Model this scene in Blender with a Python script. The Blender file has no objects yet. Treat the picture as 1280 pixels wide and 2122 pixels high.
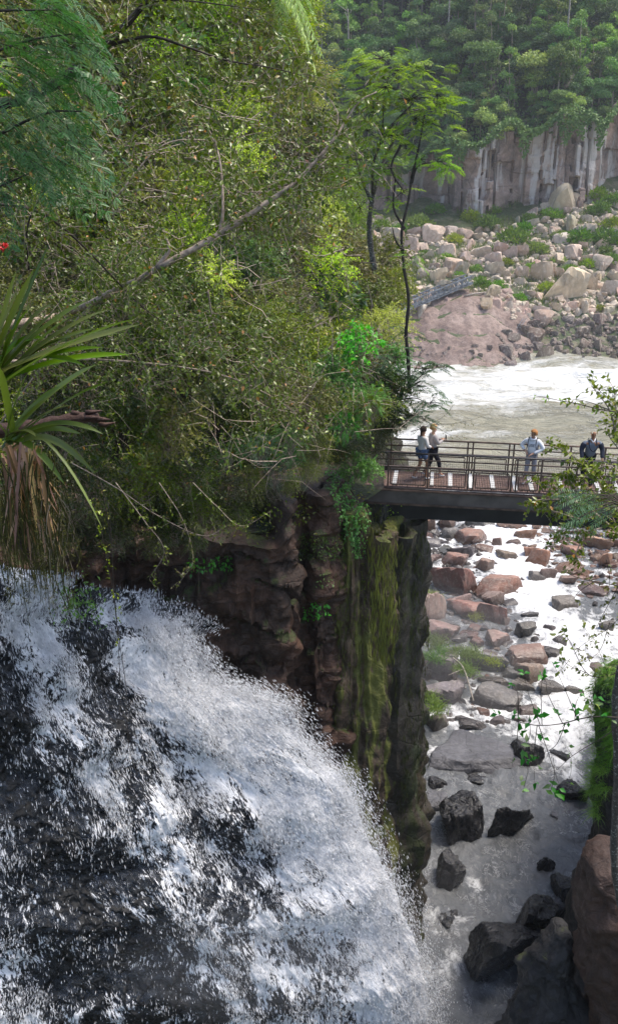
import bpy, math, random
import numpy as np
from mathutils import Vector, Matrix

# ------------------------------------------------------------------ camera, world, sun, exposure
scene = bpy.context.scene
R = math.radians
PITCH = R(22.0); F = 1838.0; CX, CY = 640.0, 1061.0
CAM = np.array([0.0, 0.0, 30.0])
cam_d = bpy.data.cameras.new('camera'); cam = bpy.data.objects.new('camera', cam_d)
scene.collection.objects.link(cam)
cam.location = CAM.tolist(); cam.rotation_euler = (math.pi/2 - PITCH, 0, 0)
cam_d.sensor_fit = 'VERTICAL'; cam_d.sensor_height = 24.0
cam_d.lens = F/2122.0*24.0
cam_d.clip_start = 0.1; cam_d.clip_end = 2000
scene.camera = cam
world = bpy.data.worlds.new('World'); scene.world = world; world.use_nodes = True
SUN_EL, SUN_AZ = R(64), R(75)         # azimuth measured from +Y towards +X
wn = world.node_tree; wn.nodes.clear()
sky = wn.nodes.new('ShaderNodeTexSky'); sky.sky_type = 'NISHITA'; sky.sun_disc = False
sky.sun_elevation = SUN_EL; sky.sun_rotation = SUN_AZ; sky.air_density = 1.0; sky.dust_density = 2.2; sky.ozone_density = 1.0
bg = wn.nodes.new('ShaderNodeBackground'); bg.inputs['Strength'].default_value = 0.13
wo = wn.nodes.new('ShaderNodeOutputWorld')
wn.links.new(sky.outputs[0], bg.inputs[0]); wn.links.new(bg.outputs[0], wo.inputs[0])
sun_d = bpy.data.lights.new('sun', 'SUN'); sun_d.energy = 2.1; sun_d.angle = R(20); sun_d.color = (1.0, 0.92, 0.80)
sun = bpy.data.objects.new('sun', sun_d); scene.collection.objects.link(sun)
sdir = Vector((math.sin(SUN_AZ)*math.cos(SUN_EL), math.cos(SUN_AZ)*math.cos(SUN_EL), math.sin(SUN_EL)))
sun.rotation_euler = sdir.to_track_quat('Z', 'Y').to_euler()
scene.view_settings.view_transform = 'Standard'; scene.view_settings.look = 'None'
scene.view_settings.gamma = 1.0; scene.view_settings.use_curve_mapping = False
scene.view_settings.exposure = 0.95
cy = scene.cycles
cy.max_bounces = 6; cy.diffuse_bounces = 3; cy.glossy_bounces = 2; cy.transmission_bounces = 3
cy.transparent_max_bounces = 12; cy.volume_bounces = 1; cy.caustics_reflective = False; cy.caustics_refractive = False

rng = np.random.default_rng(7); random.seed(7)
COL = scene.collection

# ------------------------------------------------------------------ geometry of the view: a pixel of the 1280x2122 photograph and a distance give a point
_ct, _st = math.cos(PITCH), math.sin(PITCH)
def ray(px, py):
    a = px - CX; b = -(py - CY)
    return np.array([a, F*_ct + b*_st, -F*_st + b*_ct])
def P(px, py, Y):
    d = ray(px, py); return CAM + d*(Y/d[1])
def proj(p):
    q = np.asarray(p) - CAM; z = q[..., 1]*_ct - q[..., 2]*_st; u = q[..., 1]*_st + q[..., 2]*_ct
    return CX + F*q[..., 0]/z, CY - F*u/z, z
def hit(px, py, hf, y0=3.0, y1=320.0, n=1500):
    d = ray(px, py); ys = np.linspace(y0, y1, n); pts = CAM + d[None]*(ys/d[1])[:, None]
    below = pts[:, 2] < hf(pts[:, 0], pts[:, 1])
    i = int(np.argmax(below)) if below.any() else n-1
    return pts[i]

# ------------------------------------------------------------------ vector noise
_perm = np.random.default_rng(3).permutation(512); _perm = np.concatenate([_perm, _perm, _perm])
_grad = np.random.default_rng(4).normal(size=(512, 3)); _grad /= np.linalg.norm(_grad, axis=1, keepdims=True)
def perlin(p):
    p = np.asarray(p, float); i = np.floor(p).astype(int); f = p - i; u = f*f*f*(f*(f*6-15)+10)
    def g(dx, dy, dz):
        h = _perm[(_perm[(_perm[(i[..., 0]+dx) & 511] + i[..., 1]+dy) & 511] + i[..., 2]+dz) & 511]
        return (_grad[h]*(f - np.array([dx, dy, dz]))).sum(-1)
    def L(a, b, t): return a + (b-a)*t
    x0 = L(L(g(0,0,0), g(1,0,0), u[..., 0]), L(g(0,1,0), g(1,1,0), u[..., 0]), u[..., 1])
    x1 = L(L(g(0,0,1), g(1,0,1), u[..., 0]), L(g(0,1,1), g(1,1,1), u[..., 0]), u[..., 1])
    return L(x0, x1, u[..., 2])*1.6
def fbm(p, o=4, lac=2.03, gain=0.5):
    p = np.asarray(p, float); s = 0; a = 1.0
    for k in range(o):
        s = s + a*perlin(p*lac**k + 17.3*k); a *= gain
    return s
def ridged(p, o=4):
    p = np.asarray(p, float); s = 0; a = 1.0
    for k in range(o):
        s = s + a*(1-2*np.abs(perlin(p*2.05**k + 9.1*k))); a *= 0.5
    return s
def sst(a, b, x):
    t = np.clip((x-a)/(b-a), 0, 1); return t*t*(3-2*t)
def v3(x, y, z): return np.stack(np.broadcast_arrays(x, y, z), -1).astype(float)

# ------------------------------------------------------------------ objects
def mesh_np(name, verts, faces, smooth=False, attrs=None, uv=None, sharp=None):
    verts = np.asarray(verts, np.float32).reshape(-1, 3); faces = np.asarray(faces, np.int32)
    k = faces.shape[1]; me = bpy.data.meshes.new(name)
    me.vertices.add(len(verts)); me.vertices.foreach_set('co', verts.ravel())
    me.loops.add(faces.size); me.loops.foreach_set('vertex_index', faces.ravel())
    me.polygons.add(len(faces)); me.polygons.foreach_set('loop_start', np.arange(0, faces.size, k, dtype=np.int32))
    if smooth: me.polygons.foreach_set('use_smooth', np.ones(len(faces), bool))
    me.update(calc_edges=True)
    if sharp is not None: me.set_sharp_from_angle(angle=R(sharp))
    for n, a in (attrs or {}).items():
        at = me.attributes.new(n, 'FLOAT', 'POINT'); at.data.foreach_set('value', np.asarray(a, np.float32).ravel())
    if uv is not None:
        l = me.uv_layers.new(name='UVMap'); l.data.foreach_set('uv', np.asarray(uv, np.float32)[faces.ravel()].ravel())
    return me
def link(name, me, mat=None, parent=None, loc=None, rot=None, scl=None):
    o = bpy.data.objects.new(name, me); COL.objects.link(o)
    if mat is not None and me is not None and len(me.materials) == 0: me.materials.append(mat)
    if parent is not None: o.parent = parent
    if loc is not None: o.location = [float(c) for c in loc]
    if rot is not None: o.rotation_euler = rot
    if scl is not None: o.scale = (scl,)*3 if np.isscalar(scl) else [float(c) for c in scl]
    return o
def tag(o, label=None, cat=None, group=None, kind=None):
    if label: o['label'] = label
    if cat: o['category'] = cat
    if group: o['group'] = group
    if kind: o['kind'] = kind
    return o
def empty(name, loc, label, cat, group=None, rz=0.0):
    o = bpy.data.objects.new(name, None); COL.objects.link(o); o.location = [float(c) for c in loc]
    o.rotation_euler = (0, 0, rz); o.empty_display_size = 0.1
    return tag(o, label, cat, group)
def kids(o): return [c for c in bpy.data.objects if c.parent == o]
_kid = {}
def copy_tree(root, loc, rot=None, scl=None, label=None, group=None):
    if root not in _kid: _kid[root] = [(c, kids(c)) for c in kids(root)]
    r = root.copy(); COL.objects.link(r); r.location = [float(c) for c in loc]
    if rot is not None: r.rotation_euler = rot
    if scl is not None: r.scale = (scl,)*3 if np.isscalar(scl) else scl
    if label: r['label'] = label
    if group: r['group'] = group
    for c, gs in _kid[root]:
        n = c.copy(); COL.objects.link(n); n.parent = r
        for g in gs:
            m = g.copy(); COL.objects.link(m); m.parent = n
    return r
def grid_faces(nu, nv):
    i = np.arange(nu-1)[:, None]*nv + np.arange(nv-1)[None]; i = i.ravel()
    return np.stack([i, i+nv, i+nv+1, i+1], 1)

class MB:
    """collects boxes, bars and tubes (quads and triangles) for one mesh"""
    def __init__(s): s.v = []; s.f = []; s.n = 0
    def add(s, v, f):
        v = [tuple(map(float, q)) for q in v]; s.v += v; s.f += [tuple(i+s.n for i in q) for q in f]; s.n += len(v)
    def box(s, c, d, ax=None):
        c = np.array(c, float); A = np.eye(3) if ax is None else np.asarray(ax, float)
        v = [c + A.T @ (np.array([x, y, z])*np.array(d)/2) for x in (-1, 1) for y in (-1, 1) for z in (-1, 1)]
        s.add(v, [(0,1,3,2),(4,6,7,5),(0,4,5,1),(2,3,7,6),(0,2,6,4),(1,5,7,3)])
    def bar(s, a, b, w, h):
        a = np.array(a, float); b = np.array(b, float); d = b-a; L = np.linalg.norm(d); d /= L
        up = np.array([0, 0, 1.0]) if abs(d[2]) < .95 else np.array([0, 1.0, 0])
        x = np.cross(d, up); x /= np.linalg.norm(x); z = np.cross(x, d)
        s.box((a+b)/2, (L, w, h), np.array([d, x, z]))
    def tube(s, pts, r, n=6, cap=True):
        pts = np.asarray(pts, float); m = len(pts); r = np.broadcast_to(np.asarray(r, float), (m,))
        t = np.gradient(pts, axis=0); t /= np.linalg.norm(t, axis=1, keepdims=True)+1e-9
        ref = np.array([0.13, 0.21, 1.0]) if abs(t[0][2]) < .9 else np.array([1.0, .1, 0])
        x = np.cross(t, ref); x /= np.linalg.norm(x, axis=1, keepdims=True)+1e-9; y = np.cross(t, x)
        a = np.linspace(0, 2*math.pi, n, endpoint=False)
        v = pts[:, None] + r[:, None, None]*(np.cos(a)[None, :, None]*x[:, None] + np.sin(a)[None, :, None]*y[:, None])
        f = [(i*n+j, i*n+(j+1) % n, (i+1)*n+(j+1) % n, (i+1)*n+j) for i in range(m-1) for j in range(n)]
        if cap: f += [tuple(range(n))[::-1], tuple((m-1)*n+j for j in range(n))]
        s.add(v.reshape(-1, 3), f)
    def mesh(s, name, smooth=False, sharp=None):
        me = bpy.data.meshes.new(name); me.from_pydata(s.v, [], s.f); me.update()
        if smooth: me.polygons.foreach_set('use_smooth', np.ones(len(me.polygons), bool))
        if sharp: me.set_sharp_from_angle(angle=R(sharp))
        return me
    def build(s, name, mat, parent=None, smooth=False, sharp=None, **k):
        return link(name, s.mesh(name, smooth, sharp), mat, parent, **k)
def curve(pts, n=12):
    """Catmull-Rom through the points"""
    p = np.asarray(pts, float); q = np.vstack([2*p[0]-p[1], p, 2*p[-1]-p[-2]]); out = []
    for i in range(len(p)-1):
        a, b, c, d = q[i:i+4]
        for t in np.linspace(0, 1, n, endpoint=False):
            out.append(.5*((2*b)+(-a+c)*t+(2*a-5*b+4*c-d)*t*t+(-a+3*b-3*c+d)*t**3))
    out.append(p[-1]); return np.array(out)

# ------------------------------------------------------------------ materials
class NT:
    def __init__(s, name):
        s.m = bpy.data.materials.new(name); s.m.use_nodes = True; s.t = s.m.node_tree; s.t.nodes.clear()
        s.out = s.t.nodes.new('ShaderNodeOutputMaterial')
    def n(s, ty, ins=None, **pr):
        nd = s.t.nodes.new('ShaderNode'+ty)
        for k, v in pr.items(): setattr(nd, k, v)
        for k, v in (ins or {}).items(): s.set(nd.inputs[k], v)
        return nd
    def set(s, sock, v):
        if isinstance(v, bpy.types.NodeSocket): s.t.links.new(v, sock)
        elif isinstance(v, bpy.types.Node): s.t.links.new(v.outputs[0], sock)
        else:
            if hasattr(sock.default_value, '__len__') and np.isscalar(v): v = (v,)*len(sock.default_value)
            if hasattr(sock.default_value, '__len__') and len(sock.default_value) == 4 and len(v) == 3: v = tuple(v)+(1,)
            sock.default_value = v
    def math(s, op, a, b=0.0, clamp=False):
        nd = s.t.nodes.new('ShaderNodeMath'); nd.operation = op; nd.use_clamp = clamp
        s.set(nd.inputs[0], a); s.set(nd.inputs[1], b); return nd.outputs[0]
    def mix(s, f, a, b, mode='MIX'):
        nd = s.t.nodes.new('ShaderNodeMix'); nd.data_type = 'RGBA'; nd.blend_type = mode
        s.set(nd.inputs[0], f); s.set(nd.inputs[6], a); s.set(nd.inputs[7], b); return nd.outputs[2]
    def mr(s, v, a, b, c=0.0, d=1.0, smooth=True):
        nd = s.t.nodes.new('ShaderNodeMapRange'); nd.interpolation_type = 'SMOOTHSTEP' if smooth else 'LINEAR'
        for i, x in enumerate((v, a, b, c, d)): s.set(nd.inputs[i], x)
        return nd.outputs[0]
    def noise(s, vec, sc, det=4, rough=.55, dist=0.0):
        return s.n('TexNoise', {'Vector': vec, 'Scale': sc, 'Detail': det, 'Roughness': rough, 'Distortion': dist}).outputs[0]
    def mapping(s, vec, scale=(1,1,1), loc=(0,0,0), rot=(0,0,0)):
        return s.n('Mapping', {'Vector': vec, 'Scale': scale, 'Location': loc, 'Rotation': rot}).outputs[0]
    def pos(s): return s.n('NewGeometry').outputs['Position']
    def attr(s, name): return s.n('Attribute', attribute_name=name).outputs['Fac']
    def bump(s, h, st=.4, d=.1): return s.n('Bump', {'Strength': st, 'Distance': d, 'Height': h}).outputs[0]
    def surf(s, sh): s.t.links.new(sh.outputs[0] if isinstance(sh, bpy.types.Node) else sh, s.out.inputs[0]); return s.m
    def pbsdf(s, col, rough=.7, normal=None, spec=.5, metal=0.0, **kw):
        d = {'Base Color': col, 'Roughness': rough, 'Specular IOR Level': spec, 'Metallic': metal}
        d.update(kw)
        if normal is not None: d['Normal'] = normal
        return s.n('BsdfPrincipled', d)
def simple(name, col, rough=.6, metal=0.0, spec=.5, var=.15, sc=6.0):
    m = NT(name); tc = m.n('TexCoord').outputs['Object']; nz = m.noise(tc, sc, 4)
    c = m.mix(m.mr(nz, .3, .7), tuple(x*(1-var) for x in col), tuple(min(1, x*(1+var)) for x in col))
    return m.surf(m.pbsdf(c, rough, m.bump(nz, .15, .01), spec, metal))

def rock_mat(name, c1, c2, sc=1.0, rough=(.55, .85), bump=.6, lichen=None, lich_lo=.56, moss=None, moss_lo=.55, streak=None, space='world', strata=0.0, wet_z=None, tint=False, crack=.5):
    m = NT(name)
    if space == 'world': vec = m.pos()
    else:
        oi = m.n('ObjectInfo'); vec = m.n('VectorMath', {0: m.n('TexCoord').outputs['Object'], 1: m.n('CombineXYZ', {0: m.math('MULTIPLY', oi.outputs['Random'], 57), 1: m.math('MULTIPLY', oi.outputs['Random'], 31), 2: 0.0})}, operation='ADD').outputs[0]
    n1 = m.noise(vec, .45*sc, 6, .6); n2 = m.noise(vec, 2.2*sc, 8, .65, .4); n3 = m.noise(vec, 9*sc, 6, .7)
    col = m.mix(m.mr(n1, .38, .62), c1, c2)
    if tint: col = m.mix(1.0, col, m.n('ObjectInfo').outputs['Color'], 'MULTIPLY')
    col = m.mix(m.mr(n2, .35, .7, 0, .65), col, tuple(x*.5 for x in c1))
    col = m.mix(m.mr(n3, .45, .75, 0, .35), col, tuple(min(1, x*1.5+.02) for x in c2))
    h = m.math('ADD', m.math('MULTIPLY', n2, 1.0), m.math('MULTIPLY', n3, .4))
    if crack:
        vo = m.n('TexVoronoi', {'Vector': m.mix(.12, vec, m.n('TexNoise', {'Vector': vec, 'Scale': 1.5*sc, 'Detail': 3}).outputs['Color']), 'Scale': .9*sc}, feature='DISTANCE_TO_EDGE').outputs[0]
        ck = m.mr(vo, 0.0, .035, 1, 0); h = m.math('SUBTRACT', h, m.math('MULTIPLY', ck, .5*crack))
        col = m.mix(m.math('MULTIPLY', ck, .6*crack), col, tuple(x*.25 for x in c1))
    if strata:
        sv = m.noise(m.mapping(vec, (.35, .35, 5.0)), 1.1*sc, 6, .65); h = m.math('ADD', h, m.math('MULTIPLY', sv, strata))
        col = m.mix(m.mr(sv, .5, .7, 0, .55), col, tuple(x*.4 for x in c1))
    if streak:
        sv = m.noise(m.mapping(vec, (1, 1, .09)), streak[1]*sc, 5, .6, .3)
        col = m.mix(m.mr(sv, streak[2], streak[2]+.07, 0, .85), col, streak[0])
    if lichen:
        ln = m.noise(vec, 3.1*sc, 8, .72); col = m.mix(m.mr(ln, lich_lo, lich_lo+.06, 0, .85), col, lichen)
    if moss:
        nz = m.n('SeparateXYZ', {0: m.n('NewGeometry').outputs['Normal']}).outputs[2]
        mn = m.math('ADD', m.noise(vec, 1.3*sc, 6, .7), m.math('MULTIPLY', nz, .16))
        mf = m.mr(mn, moss_lo, moss_lo+.08)
        col = m.mix(mf, col, m.mix(m.mr(n3, .4, .6), moss, tuple(x*.5 for x in moss)))
    r = m.mr(n2, .3, .7, rough[0], rough[1])
    if wet_z is not None:
        pz = m.n('SeparateXYZ', {0: m.pos()}); zz = m.math('SUBTRACT', pz.outputs[2], m.math('MAXIMUM', m.math('MULTIPLY', m.math('SUBTRACT', 75.0, pz.outputs[1]), wet_z), 0.0))
        wf = m.mr(m.math('ADD', zz, m.math('MULTIPLY', m.math('SUBTRACT', n2, .5), 1.2)), .35, .9, 1, 0)
        col = m.mix(m.math('MULTIPLY', wf, .8), col, m.mix(.65, col, (.015, .014, .016))); r = m.mix(wf, r, .22)
    return m.surf(m.pbsdf(col, r, m.bump(h, bump, .12/sc)))

def leaf_mat(name, c1, c2, rough=.4, trans=.35, far=0.0, odd=None):
    m = NT(name); r = m.attr('rnd'); oi = m.n('ObjectInfo').outputs['Random']
    col = m.mix(r, c1, c2)
    if odd: col = m.mix(m.mr(r, .984, .988), col, odd)
    hsv = m.n('HueSaturation', {'Hue': m.mr(oi, 0, 1, .47, .53, False), 'Saturation': m.mr(oi, 0, 1, .8, 1.1, False), 'Value': m.mr(m.math('FRACT', m.math('MULTIPLY', oi, 7.3)), 0, 1, .62, 1.35, False), 'Fac': 1.0, 'Color': col})
    col = m.mix(1.0, hsv.outputs[0], m.n('ObjectInfo').outputs['Color'], 'MULTIPLY')
    p = m.pbsdf(col, rough, None, .5)
    tr = m.n('BsdfTranslucent', {'Color': m.mix(.5, col, m.mix(1.0, col, (1.5, 1.6, .5), 'MULTIPLY'))})
    return m.surf(m.n('MixShader', {0: trans, 1: p, 2: tr}))
# ------------------------------------------------------------------ the gorge: water, banks, far shore
def z_str(Y): return np.maximum((75.0-np.asarray(Y, float))*0.06, 0.0)
def water_h(X, Y): return z_str(Y)
M = {}
M['boulder'] = rock_mat('boulder_rock', (.33, .295, .27), (.47, .42, .39), sc=1.2, rough=(.5, .8), bump=.5, space='object', wet_z=.06, tint=True, crack=.35)
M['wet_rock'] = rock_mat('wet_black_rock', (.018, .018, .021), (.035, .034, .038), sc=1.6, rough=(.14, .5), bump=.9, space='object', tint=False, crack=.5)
M['talus'] = rock_mat('talus_rock', (.50, .42, .34), (.70, .61, .52), sc=.55, rough=(.8, .95), bump=.4, space='object', tint=True, crack=.3, lichen=(.55, .5, .45), lich_lo=.62)
M['mud'] = rock_mat('dried_mud', (.22, .15, .125), (.33, .245, .21), sc=.6, rough=(.6, .85), bump=1.0, crack=.12, streak=((.12, .085, .075), 1.3, .58))
M['far_ground'] = rock_mat('far_slope_soil', (.16, .13, .09), (.13, .14, .06), sc=.3, bump=.6, moss=(.07, .10, .03), moss_lo=.56, crack=0)
M['hill_soil'] = rock_mat('forest_floor', (.022, .016, .010), (.035, .026, .014), sc=1.0, bump=.8, moss=(.03, .045, .01), moss_lo=.6, crack=0)
M['far_cliff'] = rock_mat('basalt_cliff', (.24, .18, .16), (.44, .31, .25), sc=.28, rough=(.8, .95), bump=.8, streak=((.62, .57, .54), .9, .52), lichen=(.40, .30, .2), lich_lo=.66, crack=.5)
M['wall'] = rock_mat('gorge_wall_rock', (.036, .018, .010), (.10, .046, .025), sc=1.3, rough=(.35, .8), bump=1.0, strata=.8, moss=(.055, .07, .012), moss_lo=.64, lichen=(.22, .17, .12), lich_lo=.685, crack=.3)
M['fin'] = rock_mat('mossy_fin_rock', (.075, .05, .03), (.13, .088, .05), sc=1.2, rough=(.45, .85), bump=1.0, streak=((.15, .16, .025), 1.6, .49), moss=(.10, .115, .02), moss_lo=.60, crack=.3)
M['tower'] = rock_mat('gorge_tower_rock', (.034, .029, .020), (.068, .053, .036), sc=1.1, rough=(.35, .8), bump=1.0, streak=((.045, .055, .016), 1.2, .52), moss=(.06, .07, .015), moss_lo=.66, lichen=(.2, .19, .19), lich_lo=.70, crack=.3)

def foam_water(name, base, foam, sc, aniso, rough=.12, bump=.5, bd=.3, edge=.10, vein=0.0):
    m = NT(name); vec = m.mapping(m.pos(), aniso)
    w = m.n('TexNoise', {'Vector': vec, 'Scale': sc*.6, 'Detail': 3}).outputs['Color']
    wv = m.n('VectorMath', {0: vec, 1: m.n('VectorMath', {0: w, 1: (1.6/sc,)*3}, operation='MULTIPLY').outputs[0]}, operation='ADD').outputs[0]
    n = m.noise(wv, sc, 8, .62); n2 = m.noise(wv, sc*4.5, 6, .65, .6)
    rid = m.math('SUBTRACT', 1.0, m.math('MULTIPLY', m.math('ABSOLUTE', m.math('SUBTRACT', n2, .5)), 5.0))
    val = m.math('ADD', m.math('ADD', m.math('MULTIPLY', n, .75), m.math('MULTIPLY', rid, .10)), m.attr('foam'))
    f = m.mr(val, 1.0-edge, 1.0+edge)
    if vein:
        vn = m.n('TexNoise', {'Vector': wv, 'Scale': sc*1.7, 'Detail': 6, 'Roughness': .72, 'Distortion': .5}).outputs[0]
        rv = m.mr(m.math('ABSOLUTE', m.math('SUBTRACT', vn, .5)), 0.0, .035, 1, 0)
        f = m.math('MAXIMUM', f, m.math('MULTIPLY', m.math('MULTIPLY', rv, m.mr(n, .42, .62)), vein*2.2), True)
    col = m.mix(f, m.mix(m.mr(n, .35, .65), base, tuple(x*.7 for x in base)), foam)
    r = m.mix(f, rough, .7)
    n3 = m.noise(wv, sc*11, 4, .6, .5); h = m.math('ADD', m.math('ADD', n, m.math('MULTIPLY', n2, .35)), m.math('MULTIPLY', n3, .12))
    return m.surf(m.pbsdf(col, r, m.bump(h, bump, bd), .5))
M['stream'] = foam_water('gorge_stream_water', (.15, .158, .17), (.80, .81, .83), 1.25, (1.0, .75, 1), rough=.13, bump=1.0, bd=.16, edge=.10, vein=.15)
M['river'] = foam_water('great_river_water', (.37, .35, .26), (.86, .86, .83), .17, (.8, 2.0, 1), rough=.25, bump=1.0, bd=1.6, edge=.13, vein=.12)

# stream water: a rippled sheet down the gorge, foam where it breaks over the boulders
xs = np.linspace(-3, 34, 250); ys = np.concatenate([np.linspace(13, 48, 240), np.linspace(48.3, 82, 110)])
X, Y = np.meshgrid(xs, ys, indexing='ij')
px, py, _ = proj(v3(X, Y, z_str(Y)))
# path of the white water, in metres: a crooked line through the boulders
path = np.array([(1040, 1085), (1075, 1180), (1110, 1235), (1160, 1300), (1195, 1400), (1200, 1480), (1150, 1530), (1185, 1590)], float)
pw = np.array([hit(a, b, water_h) for a, b in path])
def pdist(X, Y, pts):
    d = np.full(X.shape, 1e9)
    for a, b in zip(pts[:-1], pts[1:]):
        ab = b[:2]-a[:2]; t = np.clip(((X-a[0])*ab[0]+(Y-a[1])*ab[1])/(ab@ab), 0, 1)
        d = np.minimum(d, np.hypot(X-a[0]-t*ab[0], Y-a[1]-t*ab[1]))
    return d
main = np.exp(-(pdist(X, Y, pw)/2.6)**2)
def spot(a, b, r, X=X, Y=Y):
    c = hit(a, b, water_h); return np.exp(-((X-c[0])**2+(Y-c[1])**2)/r**2)
foam = .40 + .26*main + .10*sst(52, 60, Y)
for a, b, r in [(960, 1560, 1.5), (905, 1570, 1.0), (950, 1500, 1.6), (1000, 1145, 3), (930, 1190, 3), (890, 1130, 3), (990, 1370, 1.6), (1230, 1330, 5), (1180, 1390, 3), (1180, 1500, 3), (1040, 1475, 2.5), (985, 1835, .6), (960, 1595, .9), (1130, 1490, 2.5), (1060, 1130, 3)]:
    foam = np.maximum(foam, .38+.26*spot(a, b, r))
foam = foam + .03*perlin(v3(X*.4, Y*.4, 0))
foam -= .13*sst(40, 33, Y)
foam += .17*spot(930, 2000, 2.6)+.14*spot(900, 1880, 1.4)+.10*spot(1060, 1800, 1.5)
flow = perlin(v3(X*.5+perlin(v3(X*.3, Y*.3, 5))*1.5, Y*.35, 2))
Z = z_str(Y) + .07*ridged(v3(X*2.6+perlin(v3(X, Y, 3)), Y*2.2, 5), 3)*sst(46, 34, Y) + .16*flow + .05*ridged(v3(X*1.7, Y*1.2, 1), 3)*sst(44, 30, Y) + .10*ridged(v3(X*1.1, Y*.9, 3), 3) + .25*main*ridged(v3(X*.8, Y*.6, 7), 3)*.5
me = mesh_np('stream', v3(X, Y, Z).reshape(-1, 3), grid_faces(*X.shape)[:, ::-1], True, {'foam': foam})
if me.polygons[0].normal.z < 0: me.flip_normals()
tag(link('stream', me, M['stream']), kind='structure')

# the great river beyond the bridge
xs = np.linspace(-90, 170, 260); ys = np.linspace(80, 156, 220)
X, Y = np.meshgrid(xs, ys, indexing='ij')
band = sst(106, 113, Y + 3*perlin(v3(X*.06, Y*.1, 0)))
foam = .385 + .225*band - .10*sst(131, 141, Y) + .10*perlin(v3(X*.05, Y*.12, 4)) + .30*np.exp(-((Y-98-2*perlin(v3(X*.09, 3, 0)))/3.0)**2)*sst(30, 5, X)
foam += .12*np.exp(-((X-55)**2/500+(Y-124)**2/60))
Z = -.25 + 1.2*perlin(v3(X*.09, Y*.16, 1)) + .5*ridged(v3(X*.16+Y*.05, Y*.33, 2), 3)*.6 + .12*fbm(v3(X*.7, Y*.9, 8), 3)
Z = Z*sst(80, 88, Y) - .15
me = mesh_np('river', v3(X, Y, Z).reshape(-1, 3), grid_faces(*X.shape), True, {'foam': foam})
if me.polygons[0].normal.z < 0: me.flip_normals()
tag(link('river', me, M['river']), kind='structure')

# gravel bed below everything, reaching out past the frame
def far_h(X, Y):
    X = np.asarray(X, float); Y = np.asarray(Y, float)
    shore = 141.5 - 5.0*np.exp(-((X-24)/13)**2) + 3*perlin(v3(X*.05, 0, 9)) + .9*perlin(v3(X*.3, 0, 2))
    d = Y - shore
    right = sst(20, 62, X)
    z = np.where(d < 0, d*.35, np.where(d < 12, d*.60, 7.2 + (d-12)*(.33+.17*right)))
    mud = np.exp(-((X-22)/12)**4)*sst(16, 11, d)*sst(0, 1, d)
    z = z + (1-mud)*sst(0, 3, d)*(.7*fbm(v3(X*.13, Y*.13, 3), 4)) + mud*(.25 + .22*fbm(v3(X*.5, Y*.25, 3), 3))
    return z
def cliff_y(X): return 186 + 3*np.sin(X*.11)+2.5*np.sin(X*.31+1)
def cliff_top(X): return 31.0 + 1.5*np.sin(X*.55)+1.2*np.sin(X*.23+2)+ 7.5*np.clip((X-30)/36, -.6, 1.6) + 1.5*np.sin(X*.2)
xs = np.linspace(-80, 150, 300); ys = np.linspace(134, 192, 130)
X, Y = np.meshgrid(xs, ys, indexing='ij'); Z = far_h(X, Y)
me = mesh_np('talus_slope', v3(X, Y, Z).reshape(-1, 3), grid_faces(*X.shape), True)
if me.polygons[0].normal.z < 0: me.flip_normals()
ts = link('talus_slope', me, M['far_ground']); tag(ts, kind='structure')
# mud apron, a sheet a little above the slope
xs = np.linspace(7, 37, 110); ys = np.linspace(134.5, 153, 80)
X, Y = np.meshgrid(xs, ys, indexing='ij'); e = 1-np.clip(((X-22)/14.5)**4 + ((Y-(142.5+.16*(X-15)))/9.0)**4 + .45*perlin(v3(X*.35, Y*.35, 4)) + .2*perlin(v3(X*1.1, Y*1.1, 4)), 0, 2)
Z = far_h(X, Y) + .22*np.clip(e*5, -2.5, 1) + .12*fbm(v3(X*.4, Y*.3, 1), 4) - .25*np.clip(1-6*np.abs(perlin(v3(X*.16, Y*.22, 8))), 0, 1)
me = mesh_np('mud_bank', v3(X, Y, Z).reshape(-1, 3), grid_faces(*X.shape), True)
if me.polygons[0].normal.z < 0: me.flip_normals()
tag(link('mud_bank', me, M['mud']), kind='structure')
# basalt cliff: stepped columns
nx, nz = 620, 70
u = np.linspace(-80, 150, nx); v = np.linspace(0, 1, nz)
U, V = np.meshgrid(u, v, indexing='ij')
base = far_h(U, cliff_y(U)) - 3; top = cliff_top(U)+1.5; Z = base + (top-base)*V
wob = U + .5*perlin(v3(U*.3, Z*.12, 0)) + .15*perlin(v3(U*1.1, Z*.5, 0))
q_ = wob/2.9 + .55*np.sin(wob*.37)+.25*np.sin(wob*1.1); cell = np.floor(q_); fr = q_ - cell
h1 = perlin(v3(cell*3.71, np.floor(Z/5.5+cell*.37)*.9, 1.5)); h0 = perlin(v3(np.floor(wob/7)*1.37, 0.5, .3))
D = 2.1*h1 + 2.6*h0 - 1.0*(np.abs(fr-.5) > .42) + .5*fbm(v3(U*.4, Z*.25, 6), 4) + .3*np.abs(perlin(v3(U*.3, Z*.9, 3)))
Y = cliff_y(U) - D + (V*1.8)
me = mesh_np('cliff', v3(U, Y, Z).reshape(-1, 3), grid_faces(nx, nz), True, sharp=35)
tag(link('cliff', me, M['far_cliff']), kind='structure')
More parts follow.
